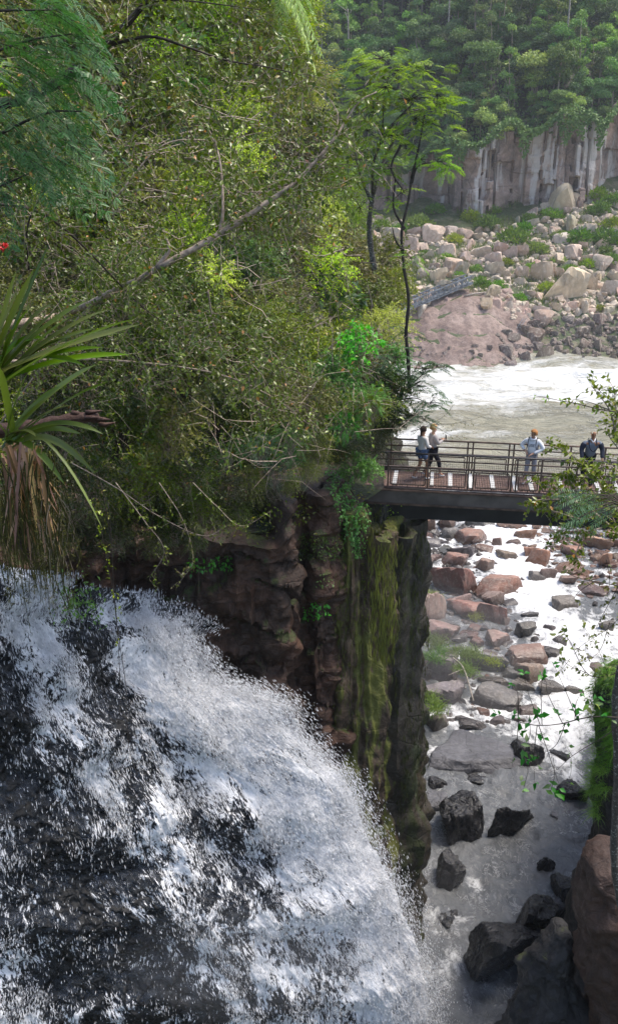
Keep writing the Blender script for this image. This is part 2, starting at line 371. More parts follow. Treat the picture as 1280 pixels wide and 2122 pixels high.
# forested hillside above the cliff
def hill_far(X, Y):
    X = np.asarray(X, float); Y = np.asarray(Y, float)
    return cliff_top(X) + np.maximum(Y-cliff_y(X)-1, 0)*.88 + 2.5*fbm(v3(X*.04, Y*.04, 2), 3)*sst(cliff_y(X), cliff_y(X)+12, Y)
xs = np.linspace(-110, 190, 130); t = np.linspace(0, 1, 60)
X, T = np.meshgrid(xs, t, indexing='ij'); Y = cliff_y(X)+.6+T*110; Z = hill_far(X, Y)
me = mesh_np('hillside', v3(X, Y, Z).reshape(-1, 3), grid_faces(*X.shape), True)
if me.polygons[0].normal.z < 0: me.flip_normals()
tag(link('hillside', me, M['hill_soil']), kind='structure')
# ground sheet under everything, so the place has a floor to the horizon
me = mesh_np('ground', [(-240, -60, -3), (320, -60, -3), (320, 330, -3), (-240, 330, -3)], [(0, 1, 2, 3)])
tag(link('ground', me, M['hill_soil']), kind='structure')

# ------------------------------------------------------------------ left gorge wall as a displaced sheet over a plan path
def wall_sheet(name, path, zb, zt, n_s, n_z, mat, disp, lean=0.0, kind='structure', nper=14, caps=((.35, .12), (1.2, .15), (4.0, .0))):
    c = curve([(a, b, 0) for a, b in path], nper)[:, :2]
    s = np.concatenate([[0], np.cumsum(np.hypot(*np.diff(c, axis=0).T))]); su = np.linspace(0, s[-1], n_s)
    xx = np.interp(su, s, c[:, 0]); yy = np.interp(su, s, c[:, 1])
    tx, ty = np.gradient(xx), np.gradient(yy); l = np.hypot(tx, ty); nx_, ny_ = ty/l, -tx/l     # to the right of the path
    k = max(3, n_s//60)
    nx_ = np.convolve(np.pad(nx_, k, 'edge'), np.ones(2*k+1)/(2*k+1), 'valid'); ny_ = np.convolve(np.pad(ny_, k, 'edge'), np.ones(2*k+1)/(2*k+1), 'valid')
    tt = np.linspace(0, 1, n_z); S, T = np.meshgrid(su, tt, indexing='ij')
    zb_ = np.interp(su, su[[0, -1]], zb) if not callable(zb) else zb(xx, yy); zt_ = zt(xx, yy) if callable(zt) else np.interp(su, su[[0, -1]], zt)
    Z = zb_[:, None] + (zt_-zb_)[:, None]*T
    X0 = np.broadcast_to(xx[:, None], Z.shape); Y0 = np.broadcast_to(yy[:, None], Z.shape)
    D = disp(S, Z, X0, Y0) - lean*(Z-zb_[:, None])
    v = v3(X0 + nx_[:, None]*D, Y0 + ny_[:, None]*D, Z)
    # cap: roll the top back into the land
    back = [v]
    for q, (o, dz) in enumerate(caps):
        back.append(np.stack([v[:, -1, 0]-nx_*o, v[:, -1, 1]-ny_*o, v[:, -1, 2]+dz+.15*perlin(v3(su, q*3.0, 1.0))], -1)[:, None])
    v = np.concatenate(back, 1)
    me = mesh_np(name, v.reshape(-1, 3), grid_faces(v.shape[0], v.shape[1]), True, sharp=50)
    o = link(name, me, mat); tag(o, kind=kind); return o
def d_wall(S, Z, X, Y):
    q0 = Z*.95 + .9*perlin(v3(S*.35, Z*.5, 1))+.3*perlin(v3(S*1.3, Z*.8, 3)); led = np.floor(q0); fr_ = q0-led
    blk = np.floor(S*.75 + .5*perlin(v3(S*.6, led*3.1, 4)) + led*.37)
    d = .45*perlin(v3(S*.35, led*1.7, 2)) + .32*perlin(v3(blk*1.31+.4, led*2.3+.2, 7)) - .18*(fr_ > .9) + .07*ridged(v3(S*1.1, Z*2.2, 0), 4) + .30*fbm(v3(X*1.2, Y*1.2, Z*1.1), 5)
    return d
def d_fin(S, Z, X, Y):
    w = S*1.0 + .12*perlin(v3(S*.8, Z*.25, 2))
    d = .50*ridged(v3(w*1.15, Z*.09, 0), 2)*.5 + .20*ridged(v3(w*3.1, Z*.2, 3), 3)*.5 + .27*fbm(v3(X*1.3, Y*1.3, Z*.6), 5)
    low = sst(16, 8, Z)
    return d + low*(.5*fbm(v3(S*.9, Z*.45, 9), 4)) + .05*(16-np.minimum(Z, 16))
# shaded wall behind the fall, facing the camera
wall_sheet('gorge_wall', [(-14, 20.5), (-9, 19.6), (-5.6, 20.6), (-4.6, 21.4), (-3.2, 21.0), (-2.0, 21.1), (-1.0, 21.0), (-.42, 21.3), (-.3, 22.4), (-.1, 22.5), (.25, 22.2), (.75, 22.5), (1.0, 23.3), (1.6, 23.6)], (2, 2), lambda x, y: 20.6+sst(-1, -8, x)*1.6+.95*sst(-.9, -.4, x)*sst(1.35, 1.0, x), 420, 260, M['wall'], d_wall, .0)
# ribbed mossy fin
wall_sheet('rock_fin', [(.75, 24.2), (.9, 23.0), (1.15, 22.7), (1.6, 22.75), (1.95, 22.95), (2.3, 23.5), (2.5, 24.6)], (1, 1), lambda x, y: 20.85-.95*sst(1.55, 1.9, x), 200, 260, M['fin'], d_fin, .01, caps=((.12, .05), (.3, .05), (.5, -.6)))
# dark tower carrying the bridge end
wall_sheet('rock_tower', [(1.6, 24.6), (2.0, 24.0), (2.6, 23.7), (3.0, 24.0), (3.25, 24.9), (3.3, 27.0), (3.1, 32), (1.5, 40), (-3, 50), (-9, 62), (-16, 75)], (0.5, -1), lambda x, y: 19.72+0*x, 420, 240, M['tower'], d_fin, .0, caps=((.15, .03), (.4, .02), (.7, -.3)))

# land on top of the wall, and the plateau on which the photographer stands
def hill_l(X, Y):
    X = np.asarray(X, float); Y = np.asarray(Y, float)
    e = 1.7 - .9*sst(24, 40, Y)*0 
    back = sst(2.6, -3.5, X)
    return 20.75 + np.maximum(Y-23.2, 0)*(.15+.62*back) + .35*np.maximum(-X-4, 0) + .35*fbm(v3(X*.4, Y*.4, 1), 4)
xs = np.linspace(-70, 2.6, 170); ys = np.linspace(20.2, 62, 110)
X, Y = np.meshgrid(xs, ys, indexing='ij'); Z = hill_l(X, Y)
lim = np.interp(Y, [20, 21.6, 22.4, 24, 30, 40, 50, 62], [-.6, -.4, .8, 2.3, 2.9, 1.2, -3.4, -9.4])-.15
front = np.interp(X, [-14, -9, -5.6, -3.2, -1, .25, 1.1, 3], [20.8, 19.9, 20.9, 21.3, 21.3, 22.5, 22.9, 23.4])
X = np.minimum(X, lim); Y2 = np.maximum(Y, front+.1)
me = mesh_np('forest_ground', v3(X, Y2, hill_l(X, Y2)).reshape(-1, 3), grid_faces(*X.shape), True)
if me.polygons[0].normal.z < 0: me.flip_normals()
tag(link('forest_ground', me, M['hill_soil']), kind='structure')

# ------------------------------------------------------------------ the near fall: a bedrock sheet and the water running down it
fall = [
 [(-220,1120,13.6),(-60,1160,14.8),(40,1180,15.8),(120,1185,16.9),(200,1198,17.9),(285,1212,18.8),(360,1228,19.4),(430,1262,19.8),(490,1300,20.2)],
 [(-260,1330,13.4),(-100,1340,14.4),(20,1330,15.4),(120,1320,16.2),(225,1310,17.1),(285,1310,18.0),(370,1310,18.6),(425,1335,19.1),(450,1352,19.5)],
 [(-240,1500,13.2),(-80,1500,14.2),(60,1490,15.0),(170,1480,15.8),(270,1480,16.5),(350,1470,17.2),(430,1465,17.8),(510,1440,18.5),(565,1430,19.1)],
 [(-230,1690,13.0),(-60,1690,13.9),(90,1670,14.7),(210,1660,15.4),(330,1660,16.1),(430,1640,16.8),(540,1625,17.4),(640,1590,18.1),(695,1575,18.9)],
 [(-210,1880,12.8),(-40,1880,13.6),(110,1860,14.3),(250,1850,15.0),(390,1850,15.6),(510,1830,16.3),(625,1805,17.0),(735,1770,17.8),(790,1750,18.6)],
 [(-200,2060,12.7),(-30,2060,13.4),(130,2040,14.1),(280,2030,14.7),(430,2020,15.3),(560,2000,16.0),(685,1975,16.7),(798,1945,17.5),(855,1925,18.3)],
 [(-190,2260,12.6),(-20,2260,13.2),(140,2250,13.9),(300,2240,14.5),(460,2230,15.1),(600,2210,15.8),(735,2190,16.5),(855,2145,17.3),(905,2120,18.2)]]
dens = np.array([
 [.20,.40,.55,.75,.45,.45,.25,.20,.0],
 [.15,.22,.45,.80,.08,.85,.75,.45,.0],
 [.30,.08,.16,.72,.12,.92,1.0,.98,.60],
 [.35,.36,.20,.50,.62,.50,.92,1.0,.8],
 [.20,.46,.26,.20,.60,.40,.85,1.0,.9],
 [.55,.62,.32,.20,.42,.66,.62,.98,.95],
 [.90,.88,.46,.26,.30,.64,.60,.92,.85],
 [.60,.62,.30,.20,.30,.60,.70,.92,.9]])
cp = np.array([[P(*q) for q in row] for row in fall])
last = cp[-1].copy(); last[:, 2] = 2.2; last[:, :2] += (cp[-1]-cp[-2])[:, :2]*.8*((cp[-1][:, 2]-2.2)/(cp[-2]-cp[-1])[:, 2])[:, None]*.5
cp = np.concatenate([cp, last[None]])
def spl(a, n, axis):
    a = np.moveaxis(a, axis, 0); m = a.shape[0]; t = np.linspace(0, m-1, n)
    i = np.clip(np.floor(t).astype(int), 0, m-2); f = (t-i).reshape((-1,)+(1,)*(a.ndim-1))
    q = np.concatenate([2*a[:1]-a[1:2], a, 2*a[-1:]-a[-2:-1]]); p0, p1, p2, p3 = q[i], q[i+1], q[i+2], q[i+3]
    r = .5*(2*p1+(-p0+p2)*f+(2*p0-5*p1+4*p2-p3)*f*f+(-p0+3*p1-3*p2+p3)*f**3)
    return np.moveaxis(r, 0, axis)
NV, NU = 460, 420
S0 = spl(spl(cp, NV, 0), NU, 1)                                     # NV x NU x 3
Dn = np.clip(spl(spl(dens[..., None], NV, 0), NU, 1)[..., 0], 0, 1)
vv = np.broadcast_to(np.linspace(0, 1, NV)[:, None]*30, (NV, NU)); uu = np.broadcast_to(np.linspace(0, 1, NU)[None]*14, (NV, NU))
tv = np.gradient(S0, axis=0); tu = np.gradient(S0, axis=1)
Nn = np.cross(tu, tv); Nn /= np.linalg.norm(Nn, axis=2, keepdims=True); Nn *= np.sign((Nn*(CAM-S0)).sum(-1))[..., None]
lump = .22*fbm(v3(uu*.55, vv*.33, 0), 4) + .25*np.maximum(perlin(v3(uu*.35, vv*.16, 4)), 0)
stp = .35*(np.abs(((vv*.21+.3*perlin(v3(uu*.3, vv*.1, 2))) % 1)-.5)*2)
rockS = S0 + Nn*((lump + stp - .95)[..., None])
rockS = rockS + Nn*(.12*ridged(v3(uu*1.6, vv*1.2, 3), 4))[..., None]
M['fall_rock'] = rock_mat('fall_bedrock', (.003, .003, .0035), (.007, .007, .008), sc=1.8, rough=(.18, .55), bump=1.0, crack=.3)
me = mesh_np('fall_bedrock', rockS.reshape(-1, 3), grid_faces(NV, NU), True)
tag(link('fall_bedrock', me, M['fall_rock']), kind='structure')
# water sheet
turb = fbm(v3(uu*1.5, vv*.8, 1), 5); fil = ridged(v3(uu*3.2+perlin(v3(uu*.8, vv*.5, 3))*1.2, vv*1.0, 6), 4)
wave = .10*turb + .07*fil*Dn
waterS = S0 + Nn*((lump + stp*.8 - .82 + .40*Dn**1.5 + wave)[..., None])
m = NT('falling_water')
uvn = m.n('TexCoord').outputs['UV']
warp = m.n('TexNoise', {'Vector': m.mapping(uvn, (1, .5, 1)), 'Scale': .55, 'Detail': 4}).outputs['Color']
wv = m.n('VectorMath', {0: uvn, 1: m.n('VectorMath', {0: warp, 1: (1.1, 1.3, 0)}, operation='MULTIPLY').outputs[0]}, operation='ADD').outputs[0]
a1 = m.noise(m.mapping(wv, (1.0, .42, 1)), 1.2, 8, .66); a2 = m.noise(m.mapping(wv, (1.0, .20, 1)), 7.0, 6, .72, .3)
a3 = m.noise(m.mapping(wv, (1.0, .16, 1)), 18.0, 4, .75)
r2 = m.math('SUBTRACT', 1.0, m.math('MULTIPLY', m.math('ABSOLUTE', m.math('SUBTRACT', a2, .5)), 6.0))
val = m.math('ADD', m.math('ADD', m.math('MULTIPLY', a1, 1.5), m.math('MULTIPLY', r2, .15)), m.math('ADD', m.math('MULTIPLY', a3, 1.2), m.math('MULTIPLY', m.attr('foam'), .52)))
ff = m.mr(val, 1.72, 1.84)
wb = m.bump(m.math('ADD', m.math('MULTIPLY', a3, .5), m.math('MULTIPLY', a2, .6)), 1.0, .10)
foamb = m.pbsdf(m.mix(m.mr(a3, .40, .60), m.mix(ff, (.52, .53, .57), (.76, .77, .80)), (.94, .94, .96)), .55, wb, .4)
clear = m.n('MixShader', {0: m.mr(m.noise(wv, 2.0, 5), .4, .6, .03, .13), 1: m.n('BsdfTransparent', {'Color': (.9, .93, .97)}), 2: m.n('BsdfGlossy', {'Color': (.4, .43, .5), 'Roughness': .16, 'Normal': wb})})
M['fall'] = m.surf(m.n('MixShader', {0: ff, 1: clear, 2: foamb}))
me = mesh_np('falling_water', waterS.reshape(-1, 3), grid_faces(NV, NU), True, {'foam': Dn}, uv=np.stack([uu.ravel(), vv.ravel()], 1))
wf = link('waterfall', me, M['fall'])
tag(wf, 'white waterfall pouring diagonally down the black rock on the left side of the gorge', 'waterfall')
# droplets and torn strands thrown off the sheet: small stretched solids
def droplets(n, seed, thr, up, wid, lng, edge=False):
    r = np.random.default_rng(seed); k = n*7
    iu = r.random(k)*(NU-2); iv = r.random(k)*(NV-2)
    if edge: iu = (NU-2)*(1-.30*r.random(k)**1.3)
    a, b = iv.astype(int), iu.astype(int)
    dn = Dn[a, b]; uq, vq = uu[a, b]+r.random(k)*.03, vv[a, b]+r.random(k)*.06
    q = perlin(v3(uq*1.1, vq*.42, 11))+.6*perlin(v3(uq*3.3, vq*1.1, 5))+.5*perlin(v3(uq*8, vq*2.2, 5))
    p = sst(thr, thr+.5, q*.55 + dn*.85 - (.0 if edge else .25)) + (.22 if edge else .035)
    keep = np.where(r.random(k) < p)[0][:n]; a, b = a[keep], b[keep]; N = len(keep)
    off = up*r.random(N)**2.2*(.4+.8*dn[keep]) + .02
    base = waterS[a, b] + Nn[a, b]*off[:, None] + tu[a, b]*r.random(N)[:, None]
    if edge:
        side = r.random(N)**2*.9*(.1+vv[a, b]/30)
        base = base + (tu[a, b]/np.linalg.norm(tu[a, b], axis=1, keepdims=True))*side[:, None]
    d = tv[a, b]/np.linalg.norm(tv[a, b], axis=1, keepdims=True) + .11*r.normal(size=(N, 3))
    d /= np.linalg.norm(d, axis=1, keepdims=True)
    x = np.cross(d, r.normal(size=(N, 3))); x /= np.linalg.norm(x, axis=1, keepdims=True); y = np.cross(d, x)
    w = (wid*(.5+r.random(N)**3*1.6))[:, None]; l = (lng*(.4+r.random(N)*1.2))[:, None]
    V = np.stack([base-d*l, base+x*w+d*l*.2, base-x*w*.5+y*w*.87+d*l*.2, base-x*w*.5-y*w*.87+d*l*.2, base+d*l*.7], 1)
    Fc = np.array([(0,2,1),(0,3,2),(0,1,3),(4,1,2),(4,2,3),(4,3,1)])
    return V.reshape(-1, 3), (Fc[None]+np.arange(N)[:, None, None]*5).reshape(-1, 3)
dm = NT('spray_drops'); dshader = dm.n('MixShader', {0: .18, 1: dm.pbsdf((.90, .91, .94), .25, None, .5), 2: dm.n('BsdfTranslucent', {'Color': (.8, .83, .9)})}); M['drops'] = dm.surf(dshader)
v1, f1 = droplets(66000, 1, .18, .50, .0066, .055); v2, f2 = droplets(24000, 2, .1, .7, .0066, .045, True); 
me = mesh_np('spray', np.concatenate([v1, v2]), np.concatenate([f1, f2+len(v1)]), True)
o = link('spray', me, M['drops'], wf); tag(o, kind='stuff')
# ------------------------------------------------------------------ boulders
def ico(sub):
    t = (1+5**.5)/2; v = [(-1,t,0),(1,t,0),(-1,-t,0),(1,-t,0),(0,-1,t),(0,1,t),(0,-1,-t),(0,1,-t),(t,0,-1),(t,0,1),(-t,0,-1),(-t,0,1)]
    f = [(0,11,5),(0,5,1),(0,1,7),(0,7,10),(0,10,11),(1,5,9),(5,11,4),(11,10,2),(10,7,6),(7,1,8),(3,9,4),(3,4,2),(3,2,6),(3,6,8),(3,8,9),(4,9,5),(2,4,11),(6,2,10),(8,6,7),(9,8,1)]
    v = [np.array(q)/np.linalg.norm(q) for q in v]
    for _ in range(sub):
        c = {}; nf = []
        def mid(a, b):
            k = (min(a, b), max(a, b))
            if k not in c: q = v[a]+v[b]; v.append(q/np.linalg.norm(q)); c[k] = len(v)-1
            return c[k]
        for a, b, d in f:
            x, y, z = mid(a, b), mid(b, d), mid(d, a); nf += [(a, x, z), (b, y, x), (d, z, y), (x, y, z)]
        f = nf
    return np.array(v), np.array(f)
ICO = {s: ico(s) for s in (1, 2, 3, 4, 5)}
def rock_verts(seed, sub=3, planes=11, k=34.0, rough=.05, slab=1.0):
    r = np.random.default_rng(seed); d = ICO[sub][0]
    n = r.normal(size=(planes, 3)); n /= np.linalg.norm(n, axis=1, keepdims=True)
    n = np.concatenate([n, [[0, .15, 1], [0, 0, -1]]]); n /= np.linalg.norm(n, axis=1, keepdims=True)
    h = np.concatenate([.62+.33*r.random(planes), [.55, .6]])
    c = np.maximum(d @ n.T, .02)/h[None]
    rad = (1.0/((c**k).sum(1)**(1/k)))
    v = d*rad[:, None]
    v *= (1 + rough*fbm(v*2.2+seed, 4) + rough*.5*ridged(v*4+seed, 3))[:, None]
    v /= np.abs(v).max(0); v[:, 2] *= .66*slab**.5; return v
def rock_mesh(name, seed, sub=3, sharp=22, **k): return mesh_np(name, rock_verts(seed, sub, **k), ICO[sub][1], True, sharp=sharp)
RP = [rock_mesh('boulder', 100+i, 3, planes=8+i % 6, slab=[1, .8, .65][i % 3]) for i in range(14)]
for q in RP: q.materials.append(M['boulder'])
TP = [rock_mesh('talus_boulder', 300+i, 2, sharp=22, planes=6+i % 5, slab=[1, .85, .75][i % 3]) for i in range(12)]
for q in TP: q.materials.append(M['talus'])
BR, GR, DK, OR, PK, PB = (.78, .46, .36), (.50, .50, .53), (.26, .27, .30), (1.05, .62, .42), (.95, .70, .60), (.82, .60, .52)
heroes = [  # px, py of the middle, width, height in the photograph, tint, what singles it out
 (885,1091,40,40,BR,'brown boulder beside the dark tower under the bridge, highest on the left bank'),
 (974,1113,62,44,BR,'broad brown peaked boulder just below the bridge girder, grey at its foot'),
 (943,1163,46,34,BR,'low brown boulder left of the channel below the peaked one'),
 (960,1146,48,28,GR,'grey tilted boulder tucked behind a brown one on the left bank'),
 (1005,1173,36,30,PK,'pinkish blocky boulder at the edge of the upper channel'),
 (940,1211,78,68,BR,'large rounded brown boulder beside the tower, biggest in the upper left bank'),
 (1031,1218,84,52,BR,'long brown block with a grey right end standing in white water'),
 (990,1270,86,48,(.8,.42,.32),'reddish layered boulder with cracks, left of the rapids'),
 (1018,1276,50,74,BR,'pyramid-shaped brown boulder leaning on the reddish layered one'),
 (1029,1331,46,40,PK,'small tan block at the foot of the pyramid-shaped boulder'),
 (1077,1309,40,38,DK,'dark grey boulder with white water on both sides, mid channel'),
 (903,1272,76,72,PB,'pale brown boulder hugging the tower, wrapped in mist'),
 (912,1310,68,44,PB,'pale brown flat-topped boulder above the first grass clump'),
 (962,1326,40,28,GR,'grey-brown stone between the grass clumps and the tan block'),
 (988,1333,32,24,BR,'small brown stone right beside the tan block'),
 (1053,1252,26,14,DK,'small dark stone at the right foot of the layered boulder'),
 (1101,1277,30,18,DK,'low dark stone alone in the middle of the rapids'),
 (1163,1254,44,32,(.62,.55,.53),'grey-brown pyramid boulder on the right side of the rapids'),
 (1132,1229,20,11,GR,'little grey stone poking from the upper rapids'),
 (1110,1224,14,8,GR,'tiny grey stone left of another in the upper rapids'),
 (1142,1307,32,22,GR,'notched grey stone in the middle of the rapids'),
 (1136,1356,44,30,DK,'dark angular stone splitting the lower rapids'),
 (1160,1330,34,22,GR,'flat grey stone just above the dark angular one in the rapids'),
 (1086,1362,62,42,(.68,.46,.38),'brown and grey boulder lying at the left edge of the lower rapids'),
 (1105,1400,70,50,PB,'long pale brown boulder with a crack beside the lower rapids'),
 (926,1392,84,64,GR,'grey boulder crowned with bright grass tufts'),
 (998,1378,80,58,GR,'grey finely layered boulder right of the grass tufts'),
 (1025,1418,52,32,(.55,.53,.5),'pale speckled rock on top of a large dark grey boulder'),
 (1026,1450,78,54,(.36,.37,.40),'large dark grey egg-shaped boulder in the lower left bank'),
 (943,1440,92,64,(.42,.43,.47),'wide grey boulder beneath the dead branch'),
 (1060,1474,30,30,DK,'small dark stone against the egg-shaped boulder'),
 (1080,1426,48,32,(.52,.5,.48),'lichen-marked grey boulder below the cracked brown one'),
 (1143,1430,66,36,(.40,.39,.42),'wet grey boulder at the bend of the rapids'),
 (1187,1436,38,26,(.4,.4,.43),'low grey stone reaching the grassy ledge on the right'),
 (974,1502,58,28,DK,'low dark rock at the upper edge of the big flat slab'),
 (905,1500,48,44,(.4,.38,.4),'dark brown wedge of rock against the foot of the tower'),
 (1122,1160,52,42,OR,'orange-brown broken boulder with a dark hollow at the right bank edge'),
 (1100,1148,34,26,OR,'round-shouldered orange boulder left of the broken one'),
 (1173,1180,54,22,OR,'flat tilted orange slab on the right bank'),
 (1204,1190,34,20,OR,'orange stone right of the flat slab'),
 (1055,1157,46,15,PK,'long low tan rock lying across the upper channel'),
 (1132,1196,30,34,PB,'upright tan stone on the right edge of the channel'),
 (1108,1198,30,26,GR,'grey stone beside the upright tan one'),
 (1170,1204,38,24,(.8,.6,.5),'tan sloping rock below the flat orange slab'),
 (1235,1130,48,36,OR,'big orange boulder behind the overhanging shrub'),
 (1255,1165,44,36,OR,'orange boulder under the shrub near the right frame edge'),
 (1032,1127,26,24,PB,'narrow tan stone in the upper stream'),
 (1063,1126,34,20,PB,'rounded tan stone right of the narrow one in the upper stream'),
 (1187,1146,42,28,OR,'orange boulder in the middle of the right bank pile'),
 (1086,1112,40,26,BR,'brown boulder below the girder in the middle of the gap'),
 (1060,1093,44,18,BR,'flat brown boulder touching the shadow of the bridge girder'),
 (925,1086,34,18,GR,'grey stone beside the highest brown boulder'),
 (995,1088,50,20,GR,'grey slab under the girder with water around it'),
 (885,1400,30,40,(.45,.4,.4),'mist-veiled rock pressed against the lower tower'),
 (1230,1225,52,26,PB,'wide pale boulder half covered by water at the right'),
 (1265,1300,40,30,GR,'grey boulder behind the twigs at the right frame edge'),
 (1240,1388,40,22,PB,'tan stone just above the grassy ledge'),
]
def put_rock(px, py, w, h, tint, label, me=None, hf=water_h, rz=None, lift=.0, cat='boulder', name='boulder', group=None):
    c = hit(px, py+h*.25, hf); _, _, d = proj(c); sc = w/2*d/F*(1.05 if hf is far_h else 1.42)
    me = me or RP[rng.integers(len(RP))]
    dep = math.atan2(CAM[2]-c[2], c[1]); hh = h/2*d/F*1.35
    # projected height of a rock of half extents (a, a, b) seen from above at angle dep: sqrt((a sin)^2+(b cos)^2)
    ay = sc*.85; bz = max(.35*sc, math.sqrt(max((hh**2-(ay*math.sin(dep))**2), 0))/math.cos(dep)) if hh > ay*math.sin(dep) else .4*sc
    if hh < ay*math.sin(dep): ay = max(.4*sc, hh/math.sin(dep)*.85)
    bz = min(bz, (.80 if hf is far_h else 1.05)*sc)
    zsc = bz/np.abs([me.vertices[i].co.z for i in range(0, len(me.vertices), 7)]).max()
    o = link(name, me, loc=(c[0], c[1]+ay*.25, c[2]+bz*(.25+lift)), rot=(rng.normal()*.12, rng.normal()*.12, rng.uniform(-.5, .5) if rz is None else rz), scl=(sc, ay, zsc))
    o.color = tuple(float(np.clip(q*rng.uniform(.92, 1.08), 0, 1.6)) for q in tint)+(1,)
    tag(o, label, cat, group); return o
for q in heroes: put_rock(*q)
# smaller ones filling the banks
def bank(n, px0, px1, py0, py1, smin, smax, tints, label, group, dens_f=None, pw_=1.8, hf=water_h, name='boulder', protos=None):
    k = 0; t = 0; placed = []
    while k < n and t < n*40:
        t += 1; px, py = rng.uniform(px0, px1), rng.uniform(py0, py1)
        if dens_f and rng.random() > dens_f(px, py): continue
        s = smin+(smax-smin)*rng.random()**pw_
        if any((px-a)**2+((py-b)*1.5)**2 < (.40*(s+c))**2 for a, b, c in placed): continue
        placed.append((px, py, s))
        put_rock(px, py, s, s*rng.uniform(.5, .8), tints[rng.integers(len(tints))], label, hf=hf, group=group, name=name, me=(protos[rng.integers(len(protos))] if protos else None)); k += 1
lb = lambda px, py: 1.0 if px < np.interp(py, [1080, 1120, 1250, 1350, 1400, 1500], [960, 1010, 1050, 1060, 1110, 1100]) else 0.0
bank(125, 872, 1100, 1082, 1500, 13, 54, [BR, GR, PB, (.6, .5, .48)], 'smaller stone among the boulders of the left bank, brown or grey', 'small stones of the left bank', lb)
rb = lambda px, py: 1.0 if py < np.interp(px, [1050, 1090, 1140, 1200, 1290], [1090, 1125, 1160, 1215, 1235]) else 0.0
bank(80, 1050, 1295, 1082, 1235, 13, 40, [OR, OR, (1.0, .68, .5), BR], 'orange-brown stone in the pile on the right bank below the bridge', 'orange stones of the right bank', rb)
bank(22, 1075, 1290, 1215, 1480, 8, 22, [GR, DK, PB], 'small grey stone sticking out of the white rapids', 'small stones in the rapids')

# jagged wet black rocks of the shaded pool, each with its own shape
def hero_rock(name, px, py, w, h, label, seed, mat, zoff=0., depth=None, sub=5, tilt=(0, 0, 0), planes=12, rough=.07, k=18, Y=None, hgt=None, color=None):
    c = hit(px, py+h*.3, water_h) if Y is None else P(px, py, Y)
    _, _, d = proj(c); sx = w/2*d/F*1.25; v = rock_verts(seed, sub, planes=planes, rough=rough, k=k)
    v = v + .10*rough/.07*np.stack([fbm(v*1.3+seed, 3), fbm(v*1.3+seed+9, 3), fbm(v*1.3+seed+20, 3)], -1)
    v = v*np.array([sx, depth or sx*.8, hgt or sx*.6])
    o = link(name, mesh_np(name, v, ICO[sub][1], True, sharp=38), mat, loc=(c[0], c[1], c[2]+zoff), rot=tilt)
    if color: o.color = color
    return tag(o, label, 'boulder')
M['slab'] = rock_mat('slab_rock', (.12, .12, .135), (.17, .17, .19), sc=.9, rough=(.3, .6), bump=.9, space='object', crack=.25)
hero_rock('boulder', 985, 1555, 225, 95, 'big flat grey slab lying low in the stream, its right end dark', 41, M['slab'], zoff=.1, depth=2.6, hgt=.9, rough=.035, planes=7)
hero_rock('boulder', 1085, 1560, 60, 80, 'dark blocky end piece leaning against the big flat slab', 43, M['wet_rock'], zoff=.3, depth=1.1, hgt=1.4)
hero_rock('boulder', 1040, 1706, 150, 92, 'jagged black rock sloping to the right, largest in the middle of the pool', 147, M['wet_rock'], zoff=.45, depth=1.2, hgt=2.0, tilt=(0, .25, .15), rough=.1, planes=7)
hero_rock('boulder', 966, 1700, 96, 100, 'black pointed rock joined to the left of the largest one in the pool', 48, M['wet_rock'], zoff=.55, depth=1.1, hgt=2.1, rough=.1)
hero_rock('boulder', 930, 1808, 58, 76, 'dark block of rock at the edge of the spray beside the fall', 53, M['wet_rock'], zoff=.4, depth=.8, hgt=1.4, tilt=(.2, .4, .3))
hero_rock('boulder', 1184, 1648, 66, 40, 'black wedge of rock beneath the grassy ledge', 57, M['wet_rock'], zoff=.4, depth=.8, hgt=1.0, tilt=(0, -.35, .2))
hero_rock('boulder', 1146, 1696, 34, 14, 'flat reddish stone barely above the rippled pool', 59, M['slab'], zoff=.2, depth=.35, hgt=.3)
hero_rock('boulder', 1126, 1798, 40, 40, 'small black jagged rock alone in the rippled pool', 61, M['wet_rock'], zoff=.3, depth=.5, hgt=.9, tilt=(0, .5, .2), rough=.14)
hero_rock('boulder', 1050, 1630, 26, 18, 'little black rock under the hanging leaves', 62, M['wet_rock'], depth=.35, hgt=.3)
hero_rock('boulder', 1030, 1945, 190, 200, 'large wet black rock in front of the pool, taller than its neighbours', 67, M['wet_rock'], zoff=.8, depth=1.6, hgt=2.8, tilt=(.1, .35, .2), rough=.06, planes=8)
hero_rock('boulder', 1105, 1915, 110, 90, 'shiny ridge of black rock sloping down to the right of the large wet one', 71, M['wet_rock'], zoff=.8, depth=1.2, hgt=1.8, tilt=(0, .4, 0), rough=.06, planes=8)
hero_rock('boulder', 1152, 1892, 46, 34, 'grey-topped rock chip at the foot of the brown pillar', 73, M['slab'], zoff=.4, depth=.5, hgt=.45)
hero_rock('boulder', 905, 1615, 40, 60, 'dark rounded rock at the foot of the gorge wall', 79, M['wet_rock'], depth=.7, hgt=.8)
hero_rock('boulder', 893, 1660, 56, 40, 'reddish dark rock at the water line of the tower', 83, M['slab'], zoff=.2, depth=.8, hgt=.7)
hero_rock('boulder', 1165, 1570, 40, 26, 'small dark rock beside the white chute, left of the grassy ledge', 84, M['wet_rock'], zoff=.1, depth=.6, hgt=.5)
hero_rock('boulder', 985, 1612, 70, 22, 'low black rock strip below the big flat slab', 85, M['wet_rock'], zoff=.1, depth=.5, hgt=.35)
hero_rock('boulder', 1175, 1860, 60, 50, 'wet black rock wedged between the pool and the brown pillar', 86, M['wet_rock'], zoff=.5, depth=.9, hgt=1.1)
hero_rock('boulder', 925, 1905, 50, 36, 'black rock half drowned in the foam at the foot of the fall', 87, M['wet_rock'], zoff=.1, depth=.6, hgt=.6)
